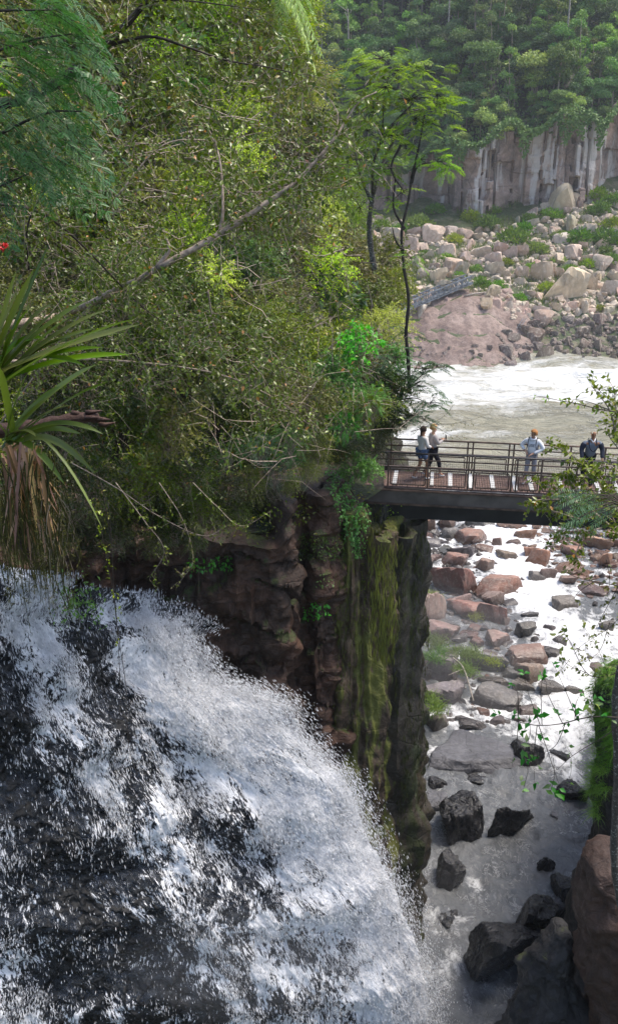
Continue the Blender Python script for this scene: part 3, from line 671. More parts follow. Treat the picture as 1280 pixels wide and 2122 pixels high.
# near pillar on the right: dark shoulder and brown smoothed top
M['brown_near'] = rock_mat('brown_smooth_rock', (.042, .020, .012), (.075, .037, .024), sc=2.2, rough=(.4, .75), bump=1.0, space='world', crack=.25, lichen=(.03, .02, .02), lich_lo=.62)
M['dark_near'] = rock_mat('dark_smooth_rock', (.009, .008, .009), (.026, .022, .021), sc=2.4, rough=(.5, .85), bump=.9, space='world', crack=.3, moss=(.05, .06, .015), moss_lo=.7)
def pillar(name, rings, mat, label, seed, amp=.16, nseg=110, nr=150, cat='rock pillar'):
    """rings: (x, y, z, rx, ry) from the top down"""
    r = np.array(rings, float); t = np.linspace(0, 1, nr)
    q = spl(r, nr, 0); a = np.linspace(0, 2*math.pi, nseg, endpoint=False)
    q[:, 3:] = np.maximum(q[:, 3:], .01)
    v = np.stack([q[:, 0, None]+q[:, 3, None]*np.cos(a), q[:, 1, None]+q[:, 4, None]*np.sin(a), np.broadcast_to(q[:, 2, None], (nr, nseg))], -1)
    n = np.stack(np.broadcast_arrays(np.cos(a)[None], np.sin(a)[None], np.zeros((nr, 1))), -1)
    v = v + n*(amp*fbm(v*.9+seed, 5)+.30*amp*fbm(v*3.3+seed, 4)+.22*amp*ridged(v*2.1+seed, 3)+.6*amp*np.maximum(ridged(v*np.array([1.4, 1.4, .5])+seed, 3), 0)-.3*amp)[..., None]*np.clip(q[:, 3, None, None]*2, 0, 1)
    i = np.arange(nr-1)[:, None]*nseg + np.arange(nseg)[None]; j = np.arange(nr-1)[:, None]*nseg + (np.arange(nseg)[None]+1) % nseg
    f = np.stack([i, j, j+nseg, i+nseg], -1).reshape(-1, 4)
    me = mesh_np(name, v.reshape(-1, 3), f[:, ::-1], True); o = link(name, me, mat); tag(o, label, cat); return o
def ring(px, py, Y, rx, ry): p = P(px, py, Y); return (p[0], p[1], p[2], rx, ry)
pillar('rock_pillar', [ring(1262,1752,14.6,.0,.0), ring(1258,1760,14.6,.30,.3), ring(1262,1800,14.5,.50,.55), ring(1268,1880,14.4,.60,.75), ring(1275,2000,14.4,.72,.9), ring(1290,2150,14.4,.9,1.1), (5.5,14.4,3,1.6,1.6), (5.5,14.4,0,1.9,1.9)], M['brown_near'], 'smooth reddish-brown rock pillar in the lower right corner', 3, amp=.17)
pillar('rock_pillar', [ring(1160,1918,15.3,.0,.0), ring(1160,1930,15.3,.22,.3), ring(1150,1980,15.2,.45,.5), ring(1140,2060,15.1,.62,.7), ring(1125,2150,15.0,.85,.9), (4.0,14.8,3,1.3,1.3), (4.0,14.8,0,1.5,1.5)], M['dark_near'], 'dark wet rock shoulder leaning against the brown pillar', 9, amp=.26)
# right wall of the gorge with its grassy ledge
wall_sheet('right_gorge_wall', [(40, 66), (32, 56), (22, 42), (13, 30), (10.8, 25), (10.2, 23), (10.2, 21.3), (10.4, 20.2), (11, 19.2), (13, 17.5), (16, 14), (20, 6)], (0, 0), lambda x, y: 12.6 + 1.3*sst(21.5, 20.5, y)+.5*np.sin(x*2), 300, 170, M['dark_near'], lambda S, Z, X, Y: -d_fin(S, Z, X, Y)*0+ .4*fbm(v3(X*.9, Y*.9, Z*.6), 5)+.3*ridged(v3(S*1.2, Z*.15, 3), 3), .0)

# talus blocks below the far cliff
def far_band(px, py):
    return 1.0 if py > np.interp(px, [760, 860, 930, 1040, 1130, 1280], [450, 470, 480, 470, 425, 395]) and not (850 < px < 1045 and py > np.interp(px, [850, 975, 1045], [655, 600, 640])) else 0
LT = (1.0, .95, .88)
big = [(1170,425,80,50,(1.05,.92,.8),'biggest pale boulder below the cliff, sloping and long'),(1010,632,36,36,(1.1,.95,.8),'blocky tan boulder perched at the top of the mud bank'),
 (1180,600,90,62,(1.15,1.0,.85),'huge pale slanted slab with an orange stained foot'),(1232,592,46,50,(1.1,.97,.86),'pale block leaning on the huge slanted slab'),(1225,582,38,40,LT,'pale square block above the huge slab'),
 (1128,572,60,44,(1.0,.8,.7),'rounded pinkish boulder among grass in mid slope'),(1068,528,44,40,(.95,.82,.74),'pointed brown boulder in the middle of the slope'),(1180,470,50,34,LT,'pale boulder in the grass, right under the biggest one'),
 (922,598,44,34,LT,'pale boulder just above the truss gangway'),(905,575,34,26,LT,'pale rounded boulder left above the gangway'),(965,538,38,30,LT,'pale block uphill of the gangway end'),(810,490,46,50,LT,'large pale boulder seen between the two slim trunks'),
 (850,510,50,60,LT,'tall pale boulder right behind the right slim trunk'),(895,490,46,30,LT,'pale boulder below the dark hollow of the cliff'),(960,560,40,30,LT,'creamy block next to another uphill of the gangway'),(1186,522,40,44,LT,'upright pale block on the right of the slope'),
 (1020,560,36,34,(.98,.85,.75),'tan boulder with a sharp corner in the middle of the slope'),(1270,600,46,50,LT,'pale boulder cut by the right frame edge'),(1245,545,40,40,LT,'pale cube-like boulder near the right frame edge'),(1210,640,40,32,LT,'cream block above the dark shore rocks'),
 (1125,660,40,34,(.75,.55,.48),'reddish block at the edge of the dark shore rocks')]
for a in big: put_rock(*a, me=TP[rng.integers(len(TP))], hf=far_h, name='talus_boulder', lift=.35)
bank(200, 770, 1300, 400, 650, 18, 46, [LT, (1.0, .85, .76), (.92, .82, .75)], 'pale tan block in the boulder slope below the cliff', 'tan blocks of the far slope', far_band, hf=far_h, name='talus_boulder', protos=TP, pw_=1.3)
dk = lambda px, py: 1.0 if py > np.interp(px, [1040, 1100, 1280], [690, 668, 655]) else 0
bank(120, 1040, 1300, 645, 756, 20, 54, [(.24, .20, .21), (.19, .17, .19), (.30, .24, .23)], 'dark purplish grey rock in the pile along the far shore', 'dark rocks of the far shore', dk, hf=far_h, name='talus_boulder', protos=TP, pw_=1.2)
bank(24, 850, 1050, 712, 745, 8, 20, [(.20, .18, .19), (.26, .22, .22)], 'low dark rock at the water line under the mud bank', 'dark rocks under the mud bank', None, hf=far_h, name='talus_boulder', protos=TP)
# rubble between the counted ones: real stones joined in one mesh each
def rubble(name, n, px0, px1, py0, py1, smin, smax, hf, mat, col, f=None, seed=1, sub=1, tint=LT):
    r = np.random.default_rng(seed); Vs = []; Fs = []; c0 = 0
    for _ in range(n*4):
        px, py = r.uniform(px0, px1), r.uniform(py0, py1)
        if f and r.random() > f(px, py): continue
        c = hit(px, py, hf, n=500); d = proj(c)[2]; s = (smin+(smax-smin)*r.random()**1.6)/2*d/F
        v = ICO[sub][0]*r.uniform(.7, 1.1, size=(len(ICO[sub][0]), 1))*s*r.uniform(.6, 1.1, 3); a = r.uniform(0, 6.28)
        v = v @ np.array([[math.cos(a), -math.sin(a), 0], [math.sin(a), math.cos(a), 0], [0, 0, 1]]).T
        Vs.append(v + c + np.array([0, 0, s*.2])); Fs.append(ICO[sub][1]+c0); c0 += len(v)
        if len(Vs) >= n: break
    o = link(name, mesh_np(name, np.concatenate(Vs), np.concatenate(Fs), True, sharp=25), mat, None); o.color = tuple(tint)+(1,)
    return tag(o, col, None, None, 'stuff')
rubble('rubble', 1900, 760, 1300, 395, 665, 5, 20, far_h, M['talus'], 'loose tan rubble filling the gaps of the far boulder slope', far_band, 1)
rubble('dark_rubble', 420, 1030, 1300, 640, 750, 6, 18, far_h, M['talus'], 'dark rubble between the rocks of the far shore', dk, 2, tint=(.24, .2, .2))
rubble('rapids_rubble', 230, 1040, 1290, 1110, 1490, 6, 22, water_h, M['boulder'], 'small grey stones breaking the surface of the rapids', None, 5, tint=GR)
rubble('bank_rubble', 560, 1040, 1300, 1080, 1235, 5, 19, water_h, M['boulder'], 'small orange stones between the boulders of the right bank', rb, 3, tint=OR)
rubble('stream_rubble', 800, 870, 1110, 1080, 1500, 6, 26, water_h, M['boulder'], 'small stones between the boulders of the left bank', lb, 4, tint=GR)

# ------------------------------------------------------------------ footbridge
M['steel'] = simple('rusty_brown_steel', (.12, .08, .062), .5, .3, var=.45, sc=4)
M['dark_steel'] = simple('dark_steel_rail', (.07, .064, .064), .45, .4, var=.3)
M['girder'] = simple('black_girder', (.022, .021, .021), .6, .2, var=.5, sc=1.3)
M['girder2'] = simple('brown_fascia_girder', (.11, .092, .08), .65, .1, var=.4, sc=1.3)
M['deck'] = simple('brown_deck_grating', (.16, .10, .085), .7, .0, var=.2, sc=8)
M['plate'] = simple('pale_deck_plate', (.62, .62, .62), .5, .0, var=.08)
BA = P(745, 1006, 24.6); BB = P(1420, 1014, 23.3)
bz = 20.95
bx = np.array([BB[0]-BA[0], BB[1]-BA[1], 0]); BL = np.linalg.norm(bx); bx /= BL; by = np.array([-bx[1], bx[0], 0])
br = empty('footbridge', (BA[0], BA[1], bz), 'brown steel footbridge with mesh panel railings crossing the gorge', 'footbridge')
def B(s, t, z): return bx*s + by*t + np.array([0, 0, z])     # along, across (away from camera), up; local to the footbridge empty
W = 1.35; AX = np.array([bx, by, [0, 0, 1]])
mb = MB(); mb.box(B(BL/2, W/2, -.03), (BL, W, .06), AX); mb.build('deck', M['deck'], br)
# grating ribs standing proud
mb = MB()
for s in np.arange(.05, BL, .075): mb.box(B(s, W/2, .006), (.018, W-.06, .012), AX)
tag(mb.build('deck_grating', M['steel'], br), kind='stuff')
def s_at(px, t=0.0, z=0.0):
    ss = np.linspace(0, BL, 400); w = np.array([B(q, t, z) + np.array([BA[0], BA[1], bz]) for q in ss]); return float(np.interp(px, proj(w)[0], ss))
pl = MB(); pl.box((0, 0, 0), (.12, W-.1, .02), np.array([bx, by, [0, 0, 1]])); plm = pl.mesh('deck_plate'); plm.materials.append(M['plate'])
for px in (816, 893, 932, 975, 1021, 1068, 1102, 1166, 1205, 1245, 1285): link('deck_plate', plm, parent=br, loc=B(s_at(px), W/2, .024))
G0 = s_at(806)
mb = MB(); mb.box(B(BL/2, -.03, -.30), (BL, .10, .42), AX); mb.build('fascia_girder', M['girder2'], br)
mb = MB(); mb.box(B(BL/2, -.06, -.105), (BL, .16, .04), AX); mb.build('edge_flange', M['steel'], br)
mb = MB(); mb.box(B(BL/2, -.05, -.53), (BL, .16, .05), AX); mb.build('edge_flange', M['steel'], br)
mb = MB(); mb.box(B((BL+G0)/2, .25, -.80), (BL-G0, .30, .50), AX); mb.build('box_girder', M['girder'], br)
mb = MB(); mb.box(B((BL+G0)/2, 1.15, -.80), (BL-G0, .30, .50), AX); mb.build('box_girder', M['girder'], br)
mb = MB(); mb.box(B(BL/2, W/2, -.58), (BL, 1.2, .06), AX); mb.build('soffit_plate', M['girder'], br)
posts = [s_at(p) for p in (803, 884, 967, 978, 1056, 1066, 1116, 1188, 1262, 1330)]
for t0, side in ((.0, 0), (W, 1)):
    sg = -1 if side == 0 else 1
    mb = MB(); mb.tube([B(0, t0, 1.02), B(BL, t0, 1.02)], .027, 8); mb.build('handrail', M['dark_steel'] if side == 0 else M['steel'], br, True)
    mb = MB(); mb.tube([B(0, t0, .82), B(BL, t0, .82)], .022, 8); mb.build('mid_rail', M['steel'], br, True)
    mb = MB(); mb.box(B(BL/2, t0, .60), (BL, .07, .045), AX); mb.build('panel_rail', M['steel'], br)
    pm = MB(); pm.box((0, 0, .5), (.045, .05, 1.04), AX); pmm = pm.mesh('post'); pmm.materials.append(M['steel'])
    for s in posts: link('post', pmm, parent=br, loc=B(s, t0+sg*.035, 0))
    for s0, s1 in zip(posts[:-1], posts[1:]):
        if s1-s0 < .3: continue
        a, b = s0+.07, s1-.07; fr = MB()
        for z in (.06, .52): fr.box(B((a+b)/2, t0, z), (b-a, .03, .032), AX)
        for s in (a, b): fr.box(B(s, t0, .29), (.032, .032, .43), AX)
        for s in (a+.18*(b-a), .5*(a+b), b-.18*(b-a)):
            fr.box(B(s, t0, .56), (.02, .02, .05), AX); fr.box(B(s, t0, .02), (.02, .02, .05), AX)
        fo = fr.build('infill_panel', M['steel'], br)
        wm = MB()
        for s in np.linspace(a+.05, b-.05, 16): wm.box(B(s, t0+.004, .29), (.005, .005, .43), AX)
        for z in np.linspace(.10, .48, 7): wm.box(B((a+b)/2, t0-.004, z), (b-a-.03, .005, .005), AX)
        tag(wm.build('wire_mesh', M['steel'], fo), kind='stuff')
# ------------------------------------------------------------------ steel truss gangway washed up on the far shore
M['truss'] = simple('galvanised_steel', (.20, .22, .25), .5, .4, var=.35, sc=.8)
ga = hit(858, 655, far_h); gb = hit(972, 606, far_h); ga[2] += 1.7; gb[2] += 1.6
tr = empty('truss_gangway', (0, 0, 0), 'long grey steel truss gangway stranded slantwise above the mud bank', 'gangway')
ga = ga - (gb-ga)*.25; gd = (gb-ga); gl = np.linalg.norm(gd); gd /= gl; gx = np.cross(gd, [0, 0, 1]); gx /= np.linalg.norm(gx); gz = np.cross(gx, gd)
def G3(s, t, h): return ga + gd*s + gx*t + gz*h
for t in (-.8, .8):
    for h in (0, 1.3):
        mb = MB(); mb.bar(G3(0, t, h), G3(gl, t, h), .16, .16); mb.build('chord', M['truss'], tr)
nb = 12
for i in range(nb):
    s0, s1 = gl*i/nb, gl*(i+1)/nb
    mb = MB(); mb.bar(G3(s0, -.8, 1.3), G3(s0, .8, 1.3), .14, .14); mb.build('cross_beam', M['truss'], tr)
    mb = MB(); mb.bar(G3(s0, -.8, 0), G3(s0, .8, 0), .14, .14); mb.build('cross_beam', M['truss'], tr)
    for t in (-.8, .8):
        mb = MB(); mb.bar(G3(s0, t, 0), G3((s0+s1)/2, t, 1.3), .11, .11); mb.bar(G3((s0+s1)/2, t, 1.3), G3(s1, t, 0), .11, .11); mb.bar(G3(s0, t, 0), G3(s0, t, 1.3), .11, .11)
        mb.build('lattice', M['truss'], tr)
mb = MB(); mb.box(ga+gd*gl/2+gz*.12, (gl, 1.3, .06), np.array([gd, gx, gz])); mb.build('walkway', M['truss'], tr)
M['wood'] = simple('weathered_wood', (.33, .29, .25), .8, var=.4, sc=5)
p0, p1 = hit(960, 620, far_h), hit(1005, 612, far_h); mb = MB(); mb.tube([p0+[0, 0, .5], (p0+p1)/2+[0, 0, .6], p1+[0, 0, .5]], [.12, .16, .13], 7); tag(mb.build('driftwood_log', M['wood'], None, True), 'pale straight log lying at the upper end of the stranded gangway', 'log')
p0, p1 = hit(1072, 692, far_h), hit(1085, 676, far_h); tl = empty('steel_ladder', (0, 0, 0), 'small grey piece of steel ladder between the shore rocks', 'ladder')
for o_ in (-.25, .25):
    mb = MB(); mb.bar(p0+[o_, 0, .9], p1+[o_, 0, 1.3], .07, .07); mb.build('rail', M['truss'], tl)
for q in np.linspace(.1, .9, 6):
    mb = MB(); c = p0+(p1-p0)*q+[0, 0, .9+.4*q]; mb.bar(c-[.25, 0, 0], c+[.25, 0, 0], .05, .05); mb.build('rung', M['truss'], tl)
p0, p1 = hit(975, 455, far_h), hit(1010, 430, far_h); mb = MB()
mb.tube(curve([p0+[0, 0, .4], (p0+p1)/2+[0, 0, 1.6], p1+[0, 0, 2.2]], 5), [.2]*3+[.16]*3+[.12]*5, 6); mb.tube(curve([(p0+p1)/2+[0, 0, 1.6], (p0+p1)/2+[1.2, 0, 1.0]], 3), .1, 5)
tag(mb.build('fallen_trunk', M['wood'], None, True), 'bare forked trunk leaning at the foot of the far cliff', 'dead tree')
# dead branch on the lower left boulders
p0, p1 = hit(934, 1406, water_h), hit(978, 1478, water_h); mb = MB()
mb.tube(curve([p0+[0, 0, 1.4], p0*.6+p1*.4+[0.15, 0, 1.5], p1+[0, 0, .8]], 6), .05, 6); mb.tube(curve([p0*.6+p1*.4+[.15, 0, 1.5], p0*.5+p1*.5+[-.8, 0, 1.3]], 4), .03, 5)
tag(mb.build('dead_branch', M['wood'], None, True), 'pale dead branch lying over the grey boulders of the left bank', 'branch')
# ------------------------------------------------------------------ people on the bridge
def skin(name, verts, edges, rad, mat, parent, sub=2, root=0):
    me = bpy.data.meshes.new(name+'_graph'); me.from_pydata([tuple(v) for v in verts], edges, [])
    o = bpy.data.objects.new(name, me); COL.objects.link(o)
    m = o.modifiers.new('s', 'SKIN')
    for i, q in enumerate(rad): me.skin_vertices[0].data[i].radius = (q, q) if np.isscalar(q) else q
    me.skin_vertices[0].data[root].use_root = True
    m.use_smooth_shade = True; m.branch_smoothing = .6
    s = o.modifiers.new('d', 'SUBSURF'); s.levels = sub; s.render_levels = sub
    bpy.context.view_layer.update(); dg = bpy.context.evaluated_depsgraph_get()
    nm = bpy.data.meshes.new_from_object(o.evaluated_get(dg)); bpy.data.objects.remove(o); bpy.data.meshes.remove(me); nm.name = name
    nm.materials.clear(); nm.materials.append(mat); nm.polygons.foreach_set('use_smooth', np.ones(len(nm.polygons), bool))
    return link(name, nm, None, parent)
def cloth(name, col, rough=.9, sc=40, b=.3): 
    m = NT(name); tc = m.n('TexCoord').outputs['Object']; nz = m.noise(tc, sc, 3); n2 = m.noise(tc, 7, 3)
    return m.surf(m.pbsdf(m.mix(m.mr(n2, .3, .7), tuple(x*.82 for x in col), col), rough, m.bump(m.math('ADD', nz, m.math('MULTIPLY', n2, 2)), b, .01), .2))
SK = cloth('skin', (.55, .32, .22), .5, 60, .05); SK2 = cloth('tanned_skin', (.42, .22, .13), .5, 60, .05)
def person(loc, rz, label, P_, H=1.65, group=None):
    """P_: joints in the body's own frame (x right, y forward, z up, metres for a 1.65 m body)"""
    t = empty('person', loc, label, 'person', group, rz); k = H/1.65; t.scale = (k,)*3
    J = dict(pelvis=(0,0,.88), waist=(0,0,1.02), chest=(0,.0,1.22), neck=(0,.0,1.40), hb=(0,.015,1.475), head=(0,.02,1.545), crown=(0,.01,1.60),
             sr=(.165,0,1.34), sl=(-.165,0,1.34), er=(.21,.02,1.09), el=(-.21,.02,1.09), wr=(.2,.12,.88), wl=(-.2,.12,.88),
             hr=(.085,0,.86), hl=(-.085,0,.86), kr=(.095,.03,.47), kl=(-.095,.03,.47), ar=(.10,0,.09), al=(-.10,0,.09)); J.update(P_.get('J', {}))
    J = {a: np.array(b, float) for a, b in J.items()}; lean = J['neck']-J['chest']; fw = P_.get('look', (0, 1, 0)); fw = np.array(fw, float)/np.linalg.norm(fw)
    nm = ['pelvis','waist','chest','neck','hb','head','crown','sr','er','wr','sl','el','wl','hr','kr','ar','hl','kl','al']
    V = [J[n] for n in nm]; Rr = [.115,.11,.12,.048,(.066,.072),(.078,.092),(.055,.062),.055,.040,.027,.055,.040,.027,.085,.055,.038,.085,.055,.038]
    E = [(0,1),(1,2),(2,3),(3,4),(4,5),(5,6),(2,7),(7,8),(8,9),(2,10),(10,11),(11,12),(0,13),(13,14),(14,15),(0,16),(16,17),(17,18)]
    def add(p, q, r): V.append(np.array(p)); Rr.append(r); E.append((q, len(V)-1)); return len(V)-1
    add(J['head']+fw*.098-[0, 0, .005], 5, .012)                       # nose
    add(J['hb']+fw*.06-[0, 0, .012], 4, .028)                          # chin
    for a in (15, 18): add(V[a]+np.array([0, .12, -.055]), a, .028)    # feet
    for wi, ei, sg in ((9, 8, 1), (12, 11, -1)):
        d = nrm_(V[wi]-V[ei]); c = V[wi]+d*.05; s = nrm_(np.cross(d, [0, 0, 1.0])) if abs(d[2]) < .9 else np.array([0, 1.0, 0])
        pm = add(c, wi, (.030, .018)); cu = P_.get('curl', .3)
        for j, (o_, L) in enumerate(((-.030, .062), (-.010, .074), (.010, .070), (.028, .054))):
            a = add(c+d*.035+s*o_, pm, .0095); b = add(V[a]+d*L*.5+np.array([0, 0, -L*.5*cu]), a, .0085); add(V[b]+d*L*.3+np.array([0, 0, -L*.7*cu]), b, .0075)
        th = add(c-d*.01-s*.034, pm, .010); add(V[th]+d*.035-s*.012+[0, 0, -.01], th, .009)
    skin_m = P_.get('skin', SK); skin('body', V, E, Rr, skin_m, t)
    # head features
    up = np.array([0, 0, 1.0]); sd = np.cross(fw, up); hc = J['head']
    em = simple_cache('eye_dark', (.03, .02, .015)); mm = simple_cache('lips', (.40, .12, .10))
    for s in (-1, 1):
        mb = MB(); v, f = ICO[1]; mb.add(v*[.010, .010, .007]+hc+fw*.083+sd*s*.032+up*.012, [tuple(q) for q in f]); mb.build('eye', em, t, True)
        mb = MB(); mb.add(v*[.012, .022, .030]+hc+sd*s*.083, [tuple(q) for q in f]); mb.build('ear', skin_m, t, True)
    mb = MB(); mb.add(ICO[1][0]*[.022, .012, .006]+hc+fw*.086-up*.045, [tuple(q) for q in ICO[1][1]]); mb.build('mouth', mm, t, True)
    # clothes follow the body
    tm = P_['top']; r0 = P_.get('bulk', 1.0)
    tv = [J['pelvis']+[0, 0, P_.get('hem', .02)], J['waist'], J['chest'], J['neck']*.75+J['chest']*.25, J['sr'], J['er'], J['wr']*.94+J['er']*.06, J['sl'], J['el'], J['wl']*.94+J['el']*.06]
    skin('top', tv, [(0,1),(1,2),(2,3),(2,4),(4,5),(5,6),(2,7),(7,8),(8,9)], [.150*r0,.145*r0,.150*r0,.068,.082*r0,.060*r0,.042,.082*r0,.060*r0,.042], tm, t)
    ln = P_.get('legs', 1.0); bm = P_['bottom']; bv = [J['pelvis'], J['hr'], J['hl']]; be = [(0,1),(0,2)]; brd = [.135, .100, .100]
    for hk, kk, ak, h0 in (('hr','kr','ar',1), ('hl','kl','al',2)):
        if ln <= .5: bv.append(J[hk]+(J[kk]-J[hk])*ln*2); be.append((h0, len(bv)-1)); brd.append(.085)
        else:
            bv.append(J[kk]); be.append((h0, len(bv)-1)); brd.append(.072); bv.append(J[kk]+(J[ak]-J[kk])*(ln*2-1)); be.append((len(bv)-2, len(bv)-1)); brd.append(.056)
    skin('trousers' if ln > .5 else 'shorts', bv, be, brd, bm, t)
    for ak in ('ar', 'al'):
        a = J[ak]; skin('shoe', [a+[0, -.035, -.02], a+[0, .05, -.05], a+[0, .145, -.06]], [(0,1),(1,2)], [.042, .040, .033], P_['shoe'], t, 1)
    if P_.get('hair'):
        col, ln_, vol = P_['hair']; v = ICO[3][0].copy(); c = v @ np.array(fw); z = v[:, 2]
        keep = ~((c > .30) & (z < .35)) & (z > -1.0*ln_); v2 = v*[.097*vol, .108*vol, .112*vol]*(1+.07*fbm(v*3.5, 3))[:, None] + hc + up*.012 - fw*.016
        f = [tuple(q) for q in ICO[3][1] if keep[q].all()]; mb = MB(); mb.add(v2, f); h = mb.build('hair', col, t, True)
        so = h.modifiers.new('thick', 'SOLIDIFY'); so.thickness = .012
    return t, J, fw
def nrm_(a): return np.asarray(a, float)/(np.linalg.norm(a)+1e-9)
_sc = {}
def simple_cache(n, c):
    if n not in _sc: _sc[n] = simple(n, c)
    return _sc[n]
def on_deck(px, t): s = s_at(px, t); w = B(s, t, .014)+np.array([BA[0], BA[1], bz]); return w
cw = cloth('cream_knit', (.80, .76, .73)); den = cloth('denim', (.10, .15, .26)); wh = cloth('white_shoe', (.8, .78, .78), .5); hd = cloth('dark_hair', (.035, .02, .015), .5); hb = cloth('blonde_hair', (.50, .30, .12), .5); hg = cloth('ginger_hair', (.45, .20, .07), .5)
gk = cloth('grey_beige_knit', (.42, .38, .37)); bk = cloth('black_trousers', (.02, .02, .03)); hw = cloth('white_hoodie', (.85, .86, .90)); gt = cloth('grey_trousers', (.33, .33, .37)); nv = cloth('navy_sleeve', (.035, .04, .06)); gb_ = cloth('grey_blue_vest', (.22, .25, .30)); strap_m = cloth('dark_strap', (.02, .025, .045))
t, J, fw = person(on_deck(871, .62), R(-62), 'young woman with dark tied-back hair, cream sweater and denim shorts walking on the bridge', dict(
    top=cw, bottom=den, shoe=wh, legs=.30, hair=(hd, .55, 1.0), skin=SK2, bulk=1.0, look=(-.35, 1, -.15), curl=.6,
    J=dict(er=(.22, .02, 1.10), wr=(.13, .22, 1.02), el=(-.22, .03, 1.10), wl=(-.05, .24, 1.00), kr=(.09, .16, .50), ar=(.09, .10, .10), kl=(-.09, .02, .46), al=(-.09, -.22, .12))))
mb = MB(); mb.add(ICO[2][0]*[.034, .034, .034]+J['head']-fw*.095+[0, 0, .065], [tuple(q) for q in ICO[2][1]]); mb.tube(curve([J['head']-fw*.10+[0, 0, .05], J['hb']-fw*.12, J['neck']-fw*.12+[0, 0, -.06]], 4), np.linspace(.03, .016, 9), 7); mb.build('hair_bun', hd, t, True)
mb = MB(); mb.box(J['wl']+[.05, .10, 0], (.07, .012, .14)); ph = mb.build('phone', bk, None); ph.parent = None
ph.matrix_world = Matrix.Translation(t.location) @ Matrix.Rotation(R(-62), 4, 'Z'); tag(ph, 'dark phone held by the young woman in denim shorts', 'phone')
t, J, fw = person(on_deck(892, .92), R(-78), 'person with short blonde hair, grey knit top and black trousers looking at a phone', dict(
    top=gk, bottom=bk, shoe=wh, legs=.86, hair=(hb, .45, 1.1), bulk=1.08, look=(0, 1, -.55), curl=.7,
    J=dict(er=(.20, .10, 1.10), wr=(.06, .30, 1.18), el=(-.20, .10, 1.10), wl=(-.04, .31, 1.18), kr=(.09, .20, .50), ar=(.09, .26, .10), kl=(-.09, .0, .46), al=(-.09, -.22, .13))), 1.62)
mb = MB(); mb.box(J['wr']+[-.05, .10, .03], (.075, .015, .14)); ph = mb.build('phone', bk, None); ph.matrix_world = Matrix.Translation(t.location) @ Matrix.Rotation(R(-78), 4, 'Z'); tag(ph, 'phone held at chest height by the blonde person', 'phone')
t, J, fw = person(on_deck(1095, .80), R(155), 'person with ginger hair, white hoodie and grey cropped trousers standing mid bridge, hand on hip', dict(
    top=hw, bottom=gt, shoe=wh, legs=.80, hair=(hg, .5, 1.12), bulk=1.16, look=(.9, 1, -.1), curl=.6,
    J=dict(er=(.34, -.02, 1.14), wr=(.19, .10, 1.03), el=(-.33, .0, 1.10), wl=(-.06, .19, .98), kr=(.10, .05, .47), ar=(.13, .12, .09), kl=(-.10, .0, .47), al=(-.10, -.02, .09))), 1.62)
for s in (-1, 1):
    mb = MB(); mb.tube(curve([J['chest']+[s*.10, -.15, .08], J['sr' if s > 0 else 'sl']+[-s*.045, .0, .085], J['chest']+[s*.12, .165, .0], J['waist']+[s*.17, .06, .0]], 6), .012, 6); mb.build('backpack_strap', strap_m, t, True)
mb = MB(); mb.tube(curve([J['neck']+[.07, -.02, .0], J['neck']+[.05, .08, -.02], J['neck']+[-.05, .08, -.02], J['neck']+[-.07, -.02, 0], J['neck']+[0, -.09, .01], J['neck']+[.07, -.02, .0]], 5), .032, 8); mb.build('hood_collar', hw, t, True)
fd = bpy.data.curves.new('letters', 'FONT'); fd.body = 'USE'; fd.size = .11; fd.extrude = .004; fd.align_x = 'CENTER'; fd.materials.append(strap_m)
fo0 = bpy.data.objects.new('letters', fd); COL.objects.link(fo0); bpy.context.view_layer.update(); lm = bpy.data.meshes.new_from_object(fo0.evaluated_get(bpy.context.evaluated_depsgraph_get())); bpy.data.objects.remove(fo0)
fo = bpy.data.objects.new('letters', lm); COL.objects.link(fo); fo.parent = t; fo.location = (J['chest'][0], .182, 1.19); fo.rotation_euler = (R(90), 0, R(180))
mb = MB(); mb.box(J['chest']+[0, -.23, -.10], (.26, .13, .38)); bpk = mb.build('backpack', strap_m, t); bv = bpk.modifiers.new('b', 'BEVEL'); bv.width = .04; bv.segments = 3
t, J, fw = person(on_deck(1212, .36), R(176), 'bald man in navy and grey sweater leaning forward with both hands on the handrail', dict(
    top=gb_, bottom=bk, shoe=bk, legs=.97, skin=SK2, bulk=1.0, look=(.05, 1, -.6), curl=.5, hem=.0,
    J=dict(pelvis=(0, -.10, .88), waist=(0, -.05, 1.02), chest=(0, .05, 1.20), neck=(0, .08, 1.42), hb=(0, .11, 1.49), head=(0, .13, 1.565), crown=(0, .12, 1.62), sr=(.18, .09, 1.31), sl=(-.18, .09, 1.31), er=(.25, .10, 1.14), wr=(.25, .27, .93), el=(-.26, .10, 1.14), wl=(-.24, .27, .93), hr=(.09, -.10, .86), hl=(-.09, -.10, .86), kr=(.10, -.06, .47), kl=(-.10, -.08, .47))), 1.87)
for s, a, b, c in ((1, 'sr', 'er', 'wr'), (-1, 'sl', 'el', 'wl')):
    skin('sleeve', [J[a], J[b], J[c]*.93+J[b]*.07], [(0,1),(1,2)], [.088, .064, .046], nv, t)
    mb = MB(); mb.tube(curve([J['neck']+[s*.09, -.04, -.02], J['chest']+[s*.09, .19, .02], J['chest']+[s*.01, .21, -.08]], 6), .012, 6); mb.build('chest_strap', strap_m, t, True)
mb = MB(); mb.tube(curve([J['neck']+[.06, .02, -.01], J['neck']+[.03, .07, -.05], J['neck']+[0, .09, -.08], J['neck']+[-.03, .07, -.05], J['neck']+[-.06, .02, -.01]], 4), .016, 6); mb.build('shirt_collar', wh, t, True)
